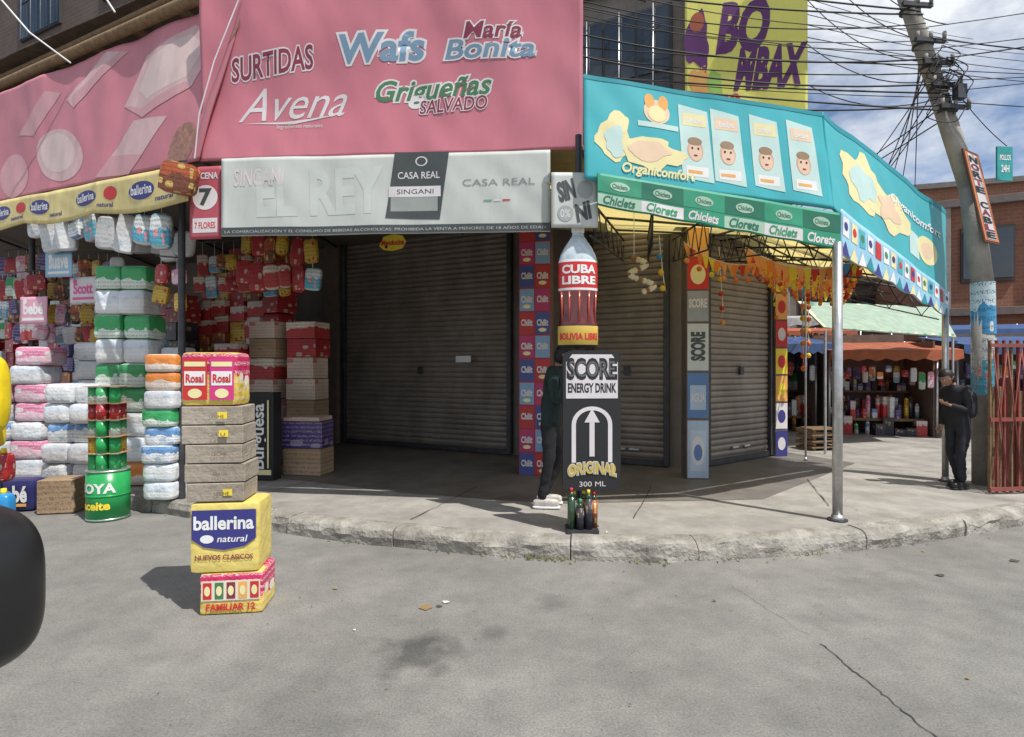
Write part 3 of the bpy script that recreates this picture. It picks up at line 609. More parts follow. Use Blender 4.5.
def ring(P,cx,y0,y1,rx,th,m,l):
    n=14; o=[(cx-rx,y0)]+[(cx-rx*math.cos(math.pi*k/n),y1+rx*.9*math.sin(math.pi*k/n)) for k in range(n+1)]+[(cx+rx,y0)]
    q=[(cx+rx-th,y0)]+[(cx+(rx-th)*math.cos(math.pi*k/n),y1+(rx-th)*.9*math.sin(math.pi*k/n)) for k in range(n+1)]+[(cx-rx+th,y0)]
    P.poly(o+q,m,l)
ring(P,28.5,28,66,20,4.2,fwh,1); P.rect(26,34,31,70,fwh,1); P.poly([(21,68),(36,68),(28.5,82)],fwh,1.2)
P.text('ORIGINAL',5,14,52,25,flat('ink_gold',(.5,.38,.08)),2,.03,0,0,fwh,.05,arch=.3); P.text('300 ML',16,4,42,9,fwh,1); P.ell(9,21,4,6,flat('ink_gold',(.5,.38,.08)),1); P.ell(48,21,4,6,flat('ink_gold',(.5,.38,.08)),1)
cola=mat('ink_cola',(.12,.015,.012),rough=.15,spec=.8,var=.4,scale=9); pet=mat('clear_pet_plastic',(.5,.58,.62),rough=.12,var=.25,scale=8,spec=.9); redl=mat('bottle_label_red',(.55,.03,.03),rough=.35)
mb=MB(); c=(.565,4.8,0)
mb.lathe(c,[(.0,1.68),(.15,1.68),(.172,1.70),(.172,1.86),(.168,1.87),(.160,1.9),(.152,1.98),(.158,2.08),(.166,2.16),(.168,2.18),(.168,2.40),(.164,2.42),(.15,2.47),(.12,2.53),(.08,2.59),(.052,2.63),(.048,2.66),(.055,2.665),(.055,2.72),(.045,2.725),(0,2.725)],
 [Fblack,Fblack,flat('label_gold',(.6,.42,.08)),Fblack,cola,cola,cola,cola,Fwhite,redl,Fwhite,pet,pet,pet,pet,pet,Fwhite,Fwhite,Fwhite,Fwhite],sy=.6)
mb.done('display_bottle',G)
curved_text('CUBA',c[0],c[1],.171,2.30,2.375,math.radians(215),math.radians(325),Fwhite,G,.6); curved_text('LIBRE',c[0],c[1],.171,2.21,2.28,math.radians(215),math.radians(325),Fwhite,G,.6)
curved_text('BOLIVIA LIBRE',c[0],c[1],.175,1.74,1.80,math.radians(205),math.radians(335),Fred,G,.6)
mb=MB(); 
for a in range(0,360,30):
    if 180<a<360: mb.cyl((c[0]+.158*math.cos(math.radians(a)),c[1]+.6*.158*math.sin(math.radians(a)),1.9),(c[0]+.168*math.cos(math.radians(a)),c[1]+.6*.168*math.sin(math.radians(a)),2.15),.008,m=mat('bottle_rib',(.5,.08,.05),rough=.15,spec=.9),seg=6)
mb.done('bottle_ribs',G)
P=Panel('',(.33,4.68,2.68),(.72,4.69,2.68),(.72,4.69,3.14),(.33,4.68,3.14),(0,0,47,55),wr=.004,parent=G)
P.base(offw,name='small_poster'); P.text('SIN',6,28,24,46,lab,2,.05,.2,.3); P.text('NI',24,8,40,24,lab,2,.05,.2,.3); P.ell(34,38,8,9,flat('ink_grey4',(.35,.36,.35)),2); P.ell(14,14,8,8,flat('ink_grey4',(.35,.36,.35)),2); P.text('0%',9,10,19,18,Fwhite,3)
g=group('drink_bottle_display'); mb=MB(); btd=mat('bottle_dark_green',(.02,.05,.02),rough=.15,spec=.8)
mb.box((.58,4.66,.165),(.26,.2,.03),0,darksteel)
random.seed(2)
for (x,y) in ((.49,4.62),(.56,4.60),(.63,4.61),(.68,4.66),(.52,4.68),(.6,4.68)):
    h=random.uniform(.17,.27); r=.032; m=random.choice((btd,drk,drk,btd,bvr)); mb.cyl((x,y,.18),(x,y,.18+h),r,m=m,seg=14); mb.cyl((x,y,.18+h),(x,y,.22+h),r,r*.4,m=btd,seg=14); mb.cyl((x,y,.22+h),(x,y,.25+h),r*.42,m=random.choice((Fred,Fyel,Fgreen)),seg=10)
mb.done('bottles',g)
# ------------------------------------------------------------------ poster columns
def pillar(name,c,w,d,z0,z1,rz,draw):
    g=group(name); mb=MB(); mb.box((*c,(z0+z1)/2),(w,d,z1-z0),rz,pm); mb.done('core',g,bevel=.006)
    u=Vector((math.cos(rz),math.sin(rz))); n=Vector((u.y,-u.x)); a=Vector(c)-u*w/2+n*(d/2+.005); b=a+u*w
    P=Panel('',(*a,z0),(*b,z0),(*b,z1),(*a,z1),(0,0,w,z1-z0),parent=g); draw(P,w,z1-z0)
    return g
def dr1(P,w,h):
    n=12; k=0
    P.rect(0,0,w,h,flat('ink_dullred',(.35,.03,.04)),1,'wrap')
    for i in range(n):
        y=i*h/n
        for j in range(2):
            k+=1; mm=[flat('ink_dullblue',(.06,.08,.25)),flat('ink_magenta',(.42,.04,.14)),flat('ink_dullred2',(.42,.04,.04)),flat('ink_sky',(.2,.33,.5))][(i+2*j)%4]
            P.rect(j*w/2+.008,y+.01,(j+1)*w/2-.008,y+h/n-.01,mm,2); P.text('Chilit',j*w/2+.03,y+h/n*.4,(j+1)*w/2-.03,y+h/n*.66,fwh,3,.04)
            if (i+j)%2: P.ell((j+.5)*w/2,y+h/n*.22,.05,.025,butter,3)
pillar('poster_column',(.32,7.25),.40,.35,.146,3.7,ang*.4,dr1)
def dr2(P,w,h):
    bA=flat('ink_blueA',(.1,.2,.4),dirt=.3); bC=flat('ink_blueC',(.4,.5,.6),dirt=.3)
    P.rect(.01,.02,w-.01,.72,bC,1); P.rect(.04,.1,w-.04,.6,flat('ink_blueB',(.5,.58,.66),dirt=.3),2); P.ell(w/2,.35,.08,.18,fwh,3); P.ell(w/2,.33,.05,.1,bA,4)
    P.rect(.01,.75,w-.01,1.3,bA,1); P.rect(.04,.85,w-.04,1.15,bC,2); P.text('AGUA',.05,.95,w-.05,1.05,fwh,3,.03)
    P.rect(.01,1.33,w-.01,1.9,offw,1)
    P.text('SCORE',-.17+w/2,1.55,.17+w/2,1.7,lab,2,.06,0,math.pi/2); P.rect(.01,1.93,w-.01,2.3,flat('ink_greyE',(.3,.32,.33),dirt=.3),1); P.text('SCORE',.03,2.1,w-.03,2.2,fwh,2,.04)
    P.rect(.01,2.32,w-.01,2.7,Fred,1); P.ell(w/2,2.5,.09,.12,butter,2); P.rect(.01,2.72,w-.01,3.1,orng,1)
pillar('poster_column',(2.28,6.98),.27,.3,.146,3.5,ang*.2,dr2)
def dr3(P,w,h):
    for i in range(7): P.rect(.01,i*.42+.01,w-.01,i*.42+.4,[Fnavy,fwh,orng,Fyel,Fred,orng,Fyel][i],1); P.ell(w/2,i*.42+.2,w*.3,.1,[fwh,Fnavy,Fyel,Fred,fwh,Fred,Fred][i],2)
pillar('poster_column',(4.12,8.72),.22,.22,.146,3.4,.2,dr3)
# ------------------------------------------------------------------ goods
g=group('product_package_stack'); rz=.13; x,y=-1.79,3.55; mb=MB()
mb.soft((x+.06,y,.128),(.37,.27,.25),rz,pyl,k=22,n=12,amp=.012)
mb.done('lower_pack',g)
yb=mat('pack_yellow',(.70,.56,.16),rough=.4,var=.1,scale=8,bump=.5,bscale=14); mb=MB(); mb.soft((x+.02,y,.468),(.40,.28,.425),rz,yb,k=22,n=14,amp=.012); mb.done('yellow_pack',g)
u=Vector((math.cos(rz),math.sin(rz))); n=Vector((u.y,-u.x)); a=Vector((x+.02,y))-u*.195+n*.147; b=a+u*.39
P=Panel('',(*a,.27),(*b,.27),(*b,.68),(*a,.68),(0,0,40,42),parent=g)
P.poly([(1,20),(8,15),(20,13),(32,15),(39,20),(39,38),(1,38)],Fnavy,0); P.text('ballerina',2.5,26,37.5,34,Fwhite,.7,.03); P.text('natural',16,18,34,22,Fwhite,.7,.01,.2); P.text('NUEVOS CLASICOS',3,7,37,10,maroon,0,.02); P.ell(10,20,4,2.6,Fwhite,.7)
a=Vector((x+.06,y))-u*.18+n*.142; b=a+u*.36
P=Panel('',(*a,.01),(*b,.01),(*b,.25),(*a,.25),(0,0,36,24),parent=g)
P.rect(1,8,35,20,flat('ink_offwhite',(.7,.65,.5)),0)
for i in range(5): P.rect(2+i*6.8,9,7+i*6.8,19,[Fred,inkgreen,maroon,orng,Fred][i],.7); P.ell(4.5+i*6.8,14,1.7,3,butter,1.4)
P.text('FAMILIAR 12',4,2,32,6,Fred,.7,.03)
z=.685; mb=MB()
for i in range(5):
    h=.117; mb.box((x-.03-i*.008+random.uniform(-.008,.008),y+random.uniform(-.01,.01),z+h/2),(.345+random.uniform(-.015,.01),.26,h-.006),rz+random.uniform(-.05,.05),grc); z+=h
mb.done('cartons',g,bevel=.006)
mb=MB(); mb.soft((x-.08,y,z+.165),(.33,.24,.33),rz,pyl,k=16,n=12,bx=2,bz=2,amp=.012); mb.done('top_pack',g)
a=Vector((x-.08,y))-u*.16+n*.127; b=a+u*.32
P=Panel('',(*a,z+.01),(*b,z+.01),(*b,z+.32),(*a,z+.32),(0,0,32,32),parent=g)
for k in range(2):
    P.rect(1+k*15.5,3,15+k*15.5,29,[Fred,flat('ink_pinkred',(.6,.04,.2))][k],0); P.rect(2+k*15.5,12,14+k*15.5,21,Fwhite,.7); P.text('Rosal',3+k*15.5,14,13+k*15.5,19,Fred,1.4,.03); P.ell(8+k*15.5,7,4,3,butter,.7); P.rect(2+k*15.5,24,14+k*15.5,27,butter,.7)
for k,zz in enumerate((.74,.86,.98,1.1,1.21)):
    a=Vector((x-.03-k*.008,y))-u*.02+n*.146; P=Panel('',(*a,zz-.03),(*(a+u*.12),zz-.03),(*(a+u*.12),zz+.03),(*a,zz+.03),(0,0,10,5),parent=g); P.text(['LECHE','FRAGIL','LECHE','24 U','LECHE'][k],1,1.5,8,3.2,flat('ink_stamp',(.15,.1,.07)),.5,.0)
    if k in(0,3,4): P.rect(5,1.2,9.5,4.6,Fyel,0)
mb=MB(); z=.15; random.seed(21)
for i,m in enumerate((org,wht,wh2,grn,grn,wht,grn,wht,grn)):
    h=.285
    for j in range(2): mb.soft((-4.62+j*.30+random.uniform(-.02,.02),6.55+random.uniform(-.03,.03),z+h/2),(.31,.34,h),random.uniform(-.08,.08),m,bx=3,bz=2,amp=.03)
    z+=h-.004
mb.done('toilet_paper_stack')
g=group('canned_goods_stack'); mb=MB(); cx,cy=-4.05,5.62; tin=mat('tin_green',(.02,.3,.08),rough=.3,var=.1)
mb.cyl((cx,cy,0.003),(cx,cy,.5),.185,m=tin,seg=36,capm=steel)
for z in (.02,.25,.49): mb.cyl((cx,cy,z-.008),(cx,cy,z+.008),.19,m=steel if z!=.25 else tin,seg=36)
z=.5
for r in range(5):
    h=.165; m=[grn,yel,grn,red,grn][r]
    for dx,dy in ((-.1,-.06),(.0,-.09),(.1,-.05),(-.06,.07),(.07,.08)): mb.cyl((cx+dx,cy+dy,z),(cx+dx,cy+dy,z+h-.012),.05,m=tin if random.random()<.4 else m,seg=16,capm=steel); mb.cyl((cx+dx,cy+dy,z+h-.014),(cx+dx,cy+dy,z+h-.004),.052,m=steel,seg=16)
    z+=h; mb.box((cx,cy,z-.002),(.34,.28,.004),.1,crd)
mb.done('cans',g)
curved_text('SOYA',cx,cy,.189,.28,.38,math.radians(215),math.radians(325),Fwhite,g); curved_text('aceite',cx,cy,.189,.12,.2,math.radians(225),math.radians(310),Fyel,g)
mb=MB(); z=.003
for i in range(6):
    h=.225
    for j in range(2): mb.soft((-5.05+j*.3+random.uniform(-.03,.03),6.35+random.uniform(-.05,.05),z+h/2),(.31,.34,h),random.uniform(-.15,.15),[wht,wh2,wht,blu,wht,wh2][i],bx=3,bz=1,amp=.035)
    z+=h-.004
mb.done('toilet_paper_stack')
mb=MB(); z=.15
for i in range(7):
    h=.235; mb.soft((-5.95+random.uniform(-.04,.04),7.05,z+h/2),(.42,.36,h),random.uniform(-.1,.1),[wht,pnk,wh2,pnk,pnk,wht,pnk][i],bx=3,amp=.035)
    if i<5: mb.soft((-6.35+random.uniform(-.04,.04),7.0,z+h/2),(.36,.36,h),random.uniform(-.1,.1),[pnk,wht,blu,wh2,pnk][i],bx=3,amp=.035)
    z+=h-.004
mb.done('toilet_paper_stack')
mb=MB(); z=.15
for i in range(7):
    h=.245; mb.soft((-5.35+random.uniform(-.03,.03),7.3,z+h/2),(.46,.36,h),random.uniform(-.1,.1),[wht,wh2,blu,pnk,wh2,wht,wh2][i],bx=3,amp=.035); z+=h-.004
mb.done('toilet_paper_stack')
g=group('diaper_pack'); mb=MB(); nvy=mat('pack_navy',(.03,.03,.12),rough=.4); mb.soft((-5.2,5.95,.17),(.36,.22,.33),.15,nvy,k=8,n=8); mb.done('pack',g)
P=Panel('',(-5.36,5.805,.03),(-5.04,5.85,.03),(-5.04,5.85,.31),(-5.36,5.805,.31),(0,0,32,28),parent=g); P.text('bebé',3,8,29,24,Fwhite,1,.04); P.rect(3,3,29,6,orng,1)
mb=MB(); mb.box((-4.72,5.9,.18),(.34,.3,.34),.2,crd); mb.done('cardboard_box',bevel=.006)
mb=MB(); z=.15
for i in range(8):
    h=.19; mb.soft((-3.62+random.uniform(-.02,.02),5.85+random.uniform(-.02,.02),z+h/2),(.33,.28,h),random.uniform(-.12,.12),[wht,wh2,blu,blu,grn,wht,org,org][i],bx=2,amp=.03); z+=h-.003
mb.done('napkin_pack_stack')
mb=MB(); z=.15
for i in range(6):
    h=.27; mb.soft((-3.98+random.uniform(-.02,.02),6.7,z+h/2),(.3,.3,h),random.uniform(-.1,.1),[org,wht,grn,wht,grn,wht][i],bx=2,amp=.03); z+=h-.003
mb.done('napkin_pack_stack')
g=group('detergent_bottle_group'); mb=MB()
bluep=mat('plastic_blue',(.03,.25,.55),rough=.3); yelp=mat('plastic_yellow',(.8,.6,.02),rough=.35)
for k,(xx,yy,zz,m) in enumerate(((-5.1,5.45,0,bluep),(-5.42,5.6,0,red),(-4.92,5.42,0,bluep),(-5.3,5.6,.36,yel),(-5.1,5.62,.36,red),(-5.35,5.8,.36,red),(-5.25,5.68,.7,yelp))):
    mb.soft((xx,yy,zz+.15),(.17,.13,.29),0,m,k=4); mb.cyl((xx,yy,zz+.28),(xx,yy,zz+.34),.03,.022,m=yelp if m!=yelp else Fred,seg=12)
mb.done('bottles',g)
g=group('balloon_bag'); mb=MB(); mb.soft((-4.98,5.35,1.25),(.3,.22,.75),0,yelp,k=3); mb.cyl((-4.98,5.35,0),(-4.98,5.35,.9),.02,m=darksteel); mb.done('yellow_bag_on_stand',g)
def carton_wall(name,a,b,z0,z1,bw,bh,pal,dep=.35,soft=.2,drop=.0):
    a=Vector(a);b=Vector(b);d=(b-a).normalized(); L_=(b-a).length; an=math.atan2(d.y,d.x); mb=MB(); n=max(1,int(round(L_/bw)))
    for i in range(n):
        m=random.choice(pal); z=z0; zt=z1-random.uniform(0,drop); run=0
        while z<zt:
            h=bh*random.uniform(.8,1.25); c=a+d*(i+.5)*bw
            if run<=0: m=random.choice(pal); run=random.randint(1,3)
            run-=1
            cc=(c.x+random.uniform(-.03,.03),c.y+random.uniform(-.06,.06),z+h/2)
            if random.random()<soft: mb.soft(cc,(bw*.97,dep,h),an,m,n=4,amp=.03)
            else: mb.box(cc,(bw*random.uniform(.88,.97),dep,h-.008),an+random.uniform(-.08,.08),m,side=m)
            z+=h
    return mb.done(name,bevel=0)
def carton_stack(x,y,w,rz,lst):
    mb=MB(); z=.15
    for m,h in lst: mb.box((x+random.uniform(-.02,.02),y+random.uniform(-.02,.02),z+h/2),(w*random.uniform(.92,1.02),.36,h-.008),rz+random.uniform(-.06,.06),m); z+=h
    mb.done('carton_stack',bevel=.006)
random.seed(11)
carton_wall('carton_stack',(-5.0,9.2),(-3.3,8.4),.15,3.1,.36,.26,[red,beer,red,bvr,red,bvr,redw,yel],drop=.3,soft=.05)
carton_wall('carton_stack',(-6.0,9.3),(-4.9,8.7),.15,2.8,.36,.24,[drk,bvr,red,drk,red,cyn],drop=.4,soft=.1)
carton_stack(-3.50,8.1,.44,-.3,[(bge,.3),(crd,.3),(pnk,.32),(bge,.28),(beer,.3),(crd,.28),(bge,.24)])
carton_stack(-2.92,8.0,.46,-.25,[(crd,.33),(red,.3),(crd,.28),(bge,.3),(bge,.3),(red,.26),(beer,.24)])
carton_stack(-4.0,8.1,.44,-.3,[(red,.32)]*3+[(bvr,.2),(red,.3),(redw,.25)])
carton_stack(-2.62,7.25,.52,-.12,[(crd,.34),(pur,.34),(bge,.06)])
carton_wall('product_shelf',(-8.6,10.4),(-5.9,9.3),.15,2.8,.32,.26,[drk,wh2,bvr,red,pur,drk,bvr,blu,cyn],soft=.4,drop=.5)
carton_wall('product_shelf',(-11,11.6),(-9,10.6),.15,2.2,.36,.28,[drk,pur,bvr,red,wht],soft=.3,drop=.5)
g=group('display_board'); mb=MB(); mb.box((-3.03,6.85,.68),(.34,.2,1.06),-.1,Fblack); mb.done('box',g,bevel=.01)
P=Panel('',(-3.19,6.752,.2),(-2.87,6.72,.2),(-2.87,6.72,1.17),(-3.19,6.752,1.17),(0,0,32,95),parent=g); P.text('Burguesa',-22,38,54,57,Fwhite,2,.02,0,math.pi/2); P.rect(2,2,30,8,butter,1); P.rect(25,10,27,90,butter,1)
def hanging(name,a,b,n,sz,pal,drop=.15,rows=1,tilt=.1):
    a=Vector(a);b=Vector(b); mb=MB(); mb.cyl(a,b,.008,m=darksteel,seg=6)
    for i in range(n):
        for r in range(rows):
            p=a.lerp(b,(i+.5+random.uniform(-.15,.15))/n); h=sz[2]*random.uniform(.75,1.2); m=random.choice(pal); zz=p.z-drop-h/2-r*(sz[2]+.04)-random.uniform(0,.06)
            mb.soft((p.x,p.y+random.uniform(-.05,.05),zz),(sz[0]*random.uniform(.75,1.1),sz[1],h),random.uniform(-.5,.5),m,n=6,k=random.choice((4,6,9)),amp=.07,bx=random.choice((0,2)),tilt=random.uniform(-tilt,tilt))
            mb.cyl((p.x,p.y,zz+h/2-.02),(p.x,p.y,p.z-(r*(sz[2]+.04))),.003,m=Fwhite,seg=4)
    return mb.done(name)
hanging('hanging_packages',(-6.0,7.0,3.45),(-3.5,5.75,3.2),9,(.25,.10,.36),[wh2,wh2,blu,cyn,wht],.05,tilt=.2)
hanging('hanging_packages',(-4.6,6.9,3.25),(-3.6,6.3,3.1),4,(.22,.10,.30),[wht,wh2,blu,pnk],.05,tilt=.2)
hanging('hanging_packages',(-6.6,8.0,3.1),(-5.0,7.2,3.0),8,(.2,.08,.26),[drk,bvr,pur,wh2,cyn,red,yel,pnk],.06,4,tilt=.2)
hanging('hanging_packages',(-7.6,8.3,2.9),(-6.2,7.4,2.8),7,(.2,.08,.26),[drk,bvr,pur,redw,cyn,red,yel,pnk,grn],.06,3,tilt=.2)
hanging('hanging_packages',(-3.95,6.2,2.75),(-3.55,6.1,2.7),2,(.17,.07,.22),[cyn,bvr,pnk,red,yel],.06,2,tilt=.2)
hanging('hanging_packages',(-3.5,7.2,3.35),(-2.35,6.8,3.2),6,(.2,.08,.32),[yel,red,bvr,beer,cyn],.08,2,tilt=.15)
hanging('hanging_packages',(-4.5,8.0,3.3),(-2.9,7.3,3.2),8,(.19,.08,.28),[red,yel,bvr,beer,cyn],.15,2,tilt=.15)
hanging('hanging_packages',(-9.5,9.6,3.4),(-6.6,8.1,3.3),10,(.28,.1,.32),[drk,pur,red,bvr,pnk,yel],.1,1)
hanging('hanging_bag',(-3.25,5.3,3.45),(-3.05,5.25,3.45),1,(.3,.12,.38),[bvr],.02,tilt=.3)
# posters hung over the stacks
for (x,y,z,w_,h,c1,c2,tx) in ((-6.15,7.0,2.05,.42,.34,flat('poster_pink',(.7,.35,.45),dirt=.2),Fwhite,'bebé'),(-5.45,6.9,2.3,.4,.32,fwh,flat('ink_pinkposter',(.65,.1,.3)),'Scott'),(-5.75,6.9,2.62,.4,.3,flat('poster_sky',(.3,.5,.65),dirt=.2),Fwhite,'suave'),(-4.95,6.8,2.05,.34,.42,flat('poster_pink',(.7,.35,.45)),Fwhite,'2x1')):
    P=Panel('hanging_poster',(x,y,z),(x+w_,y-.1,z),(x+w_,y-.1,z+h),(x,y,z+h),(0,0,40,30),wr=.012,seed=x)
    P.base(c1,th=.006); P.text(tx,6,11,34,23,c2,1,.04); P.rect(4,4,36,7,c2,1); P.ell(8,25,3,3,c2,1)
P=Panel('number_poster',(-3.12,5.42,2.75),(-2.8,5.38,2.75),(-2.8,5.38,3.45),(-3.12,5.42,3.45),(0,0,30,70),wr=.01,seed=2)
P.base(flat('ink_redposter',(.45,.08,.11),dirt=.3)); P.ell(15,40,12,12,fwh,1); P.text('7',10,33,20,48,lab,2,.04); P.text('PACENA',3,58,27,64,fwh,2,.03); P.rect(3,6,27,20,fwh,1); P.text('7 FLORES',5,10,25,16,Fred,2,.02)
P=Panel('shop_sign',(-1.75,7.3,3.02),(-1.35,7.2,3.02),(-1.35,7.2,3.25),(-1.75,7.3,3.25),(0,0,40,24)); 
o=P.poly([(2,8),(8,2),(20,0),(34,3),(39,12),(34,20),(22,23),(8,20)],Fyel,0); P.text('Mendocina',5,8,36,15,Fred,2,.03,.2); P.ell(12,6,2,2,Fblack,2)
cc_=mat('cord_cream',(.62,.54,.34)); mb=MB()
for i in range(26):
    t=i*.24; mb.sphere((1.22+.10*math.sin(t*1.6)+t*.02,5.6,2.6-t*.055),.03,cc_ if i%4 else mat('cord_brown',(.25,.12,.05)),seg=8)
mb.cyl((1.22,5.6,2.6),(1.22,5.6,3.1),.004,m=Fwhite,seg=5)
mb.done('hanging_garland')
P=Panel('notice_paper',(-.9,8.95,1.6),(-.65,8.83,1.6),(-.65,8.83,1.7),(-.9,8.95,1.7),(0,0,1,1)); P.rect(0,0,1,1,Fwhite,1)
random.seed(5); mb=MB(); bmats=[flat('bunting_orange',(.75,.22,.04),transl=.3),flat('bunting_red',(.6,.05,.03),transl=.3),flat('bunting_yellow',(.8,.6,.05),transl=.3),flat('bunting_orange2',(.8,.35,.1),transl=.3),flat('bunting_blue',(.08,.3,.6),transl=.3)]
def bunt(a,b,n,sag,s=.09):
    a=Vector(a);b=Vector(b)
    for i in range(n):
        u=(i+.5)/n; p=a.lerp(b,u); p.z-=sag*4*u*(1-u); d=(b-a).normalized()*s*.45; m=random.choice(bmats[:4]*3+bmats[4:]); r=random.uniform(-.05,.05)
        q=[p-d,p+d,p+d*.3+Vector((r,r,-s*1.5)),p-d*.3+Vector((r,r,-s*1.5))]; mb.quad(q,m)
        if i%2==0: mb.sphere(p+Vector((0,0,-s*2)),s*.35,m,seg=6)
    N=8
    for i in range(N):
        f=lambda k:(lambda u:Vector((*a.lerp(b,u).xy,a.lerp(b,u).z-sag*4*u*(1-u))))(k/N)
        mb.cyl(f(i),f(i+1),.004,m=Fwhite,seg=4)
for k in range(9):
    u=k/8; a=Vector((2.5,6.0,2.8)).lerp(Vector((3.6,8.2,3.0)),u); b=Vector((3.6,5.7,2.65)).lerp(Vector((5.1,8.4,2.7)),u); bunt(a,b,16,.12+.1*random.random())
bunt((2.55,6.9,3.0),(2.6,6.9,2.2),9,0); bunt((3.4,7.3,2.9),(3.45,7.3,2.3),7,0); bunt((4.3,8.3,2.9),(4.32,8.3,1.6),14,0,.12); bunt((4.5,8.5,2.9),(4.5,8.5,1.8),12,0,.12); bunt((1.55,5.9,2.9),(1.6,5.9,2.4),6,0)
bunt((1.9,6.2,2.9),(2.8,6.4,2.7),12,.1)
mb.done('party_bunting')
# ------------------------------------------------------------------ utility pole + wires
U=group('utility_pole'); pc=mat('pole_concrete',(.33,.31,.28),rough=.9,var=.2,bump=.2,scale=5,dirt=.35)
mb=MB(); pp=[Vector((5.52,6.55,.146)),Vector((5.46,6.5,2.5)),Vector((5.28,6.47,3.6)),Vector((4.9,6.45,4.7)),Vector((4.45,6.4,5.9)),Vector((3.7,6.4,8.0))]
for i in range(5): mb.cyl(pp[i],pp[i+1],.115-.008*i,.115-.008*(i+1),m=pc,seg=20)
mb.done('shaft',U)
mb=MB()
for z in (4.45,4.7,4.95,5.2,5.6):
    c=Vector((4.9-(z-4.7)*.37,6.43,z)); mb.cyl(c-Vector((0,0,.015)),c+Vector((0,0,.015)),.105,m=darksteel,seg=18)
    mb.box((c.x,c.y-.12,z),(.36,.04,.045),.1,darksteel)
    for s in (-.15,0,.15): mb.cyl((c.x+s,c.y-.13,z+.02),(c.x+s,c.y-.13,z+.09),.02,m=pc,seg=8)
mb.box((5.02,6.28,4.6),(.11,.08,.16),.1,darksteel)
mb.done('fittings',U)
def arc(a,b,sag,n=16): 
    a=Vector(a);b=Vector(b); return [Vector((*a.lerp(b,i/n).xy,a.lerp(b,i/n).z-sag*4*(i/n)*(1-i/n))) for i in range(n+1)]
random.seed(3)
for k in range(9):
    c=Vector((4.92+random.uniform(-.1,.1),6.27,4.7+random.uniform(-.3,.3))); r=random.uniform(.08,.22)
    tube('cable_coil',[(c.x+r*math.cos(t)+.04*math.sin(3*t),c.y+.03*math.sin(2*t),c.z+r*.8*math.sin(t)) for t in [i*math.pi/9 for i in range(18)]],.006,Fblack,U,True)
mb=MB(); blp=printed('print_pole_poster',(.05,.3,.55),(.6,.75,.8),(.75,.76,.75),.5,seed=21)
mb.cyl((5.485,6.515,1.9),(5.465,6.505,2.5),.117,m=blp,seg=24,caps=False); mb.cyl((5.5,6.53,1.2),(5.488,6.517,1.85),.119,m=cyn,seg=24,caps=False); mb.done('wrapped_posters',U)
P=Panel('hanging_sign',(5.32,6.3,2.93),(5.53,6.34,2.90),(5.28,6.34,3.92),(5.07,6.3,3.98),(0,0,24,95)); bb=flat('ink_signbrown',(.12,.05,.03)); P.base(bb)
P.rect(1.5,2,22.5,93,flat('ink_signorange',(.6,.2,.08)),1); P.rect(5,3.5,19,91.5,fwh,2)
for i,ch in enumerate('NORTE CABLE'[::-1]):
    if ch!=' ': P.text(ch,6.5,5+i*7.8,17.5,11+i*7.8,maroon if i%2 else Fblack,3,.04)
P=Panel('hanging_sign',(5.72,6.6,3.72),(5.92,6.62,3.72),(5.92,6.62,4.12),(5.72,6.6,4.12),(0,0,20,40)); P.base(mat('sign_teal',(.03,.3,.3))); P.text('POLLOS',3,24,17,30,Fwhite,1,.03); P.text('24H',5,10,15,18,Fwhite,1,.03)
W=group('overhead_wires')
random.seed(9)
def wr(a,b,s,r=.007): tube('wire',arc(a,b,s),r,Fblack,W)
px_=lambda z:4.9-(z-4.7)*.37
for i in range(15):
    z=4.4+i*.08; wr((px_(z),6.3,z+random.uniform(-.05,.05)),(-.5+random.uniform(-.3,.3),6.9+random.uniform(-.4,.5),5.0+i*.13+random.uniform(-.08,.08)),random.uniform(.05,.35),random.choice((.005,.007,.010)))
for i in range(8):
    z=4.5+i*.12; wr((px_(z),6.3,z),(12+i*.2,3.6+random.uniform(-1,3),z+random.uniform(-1.8,1.5)),random.uniform(.1,.4),random.choice((.005,.007)))
for i in range(9):
    z=4.4+i*.13; wr((px_(z),6.35,z),(9+i*1.2,26,z+random.uniform(.5,4)),random.uniform(.2,.9),.008)
for i in range(5): wr((3.3+i*.15,7.3,5.6+i*.5),(4.95,6.35,4.6+.2*i),.35,.006)
for i in range(6): wr((-2,6.2,6.2+i*.3),(14,12+i,7.5+i*.8),.4,.007)
wr((5.0,6.35,4.7),(5.85,6.62,4.13),.05,.005)
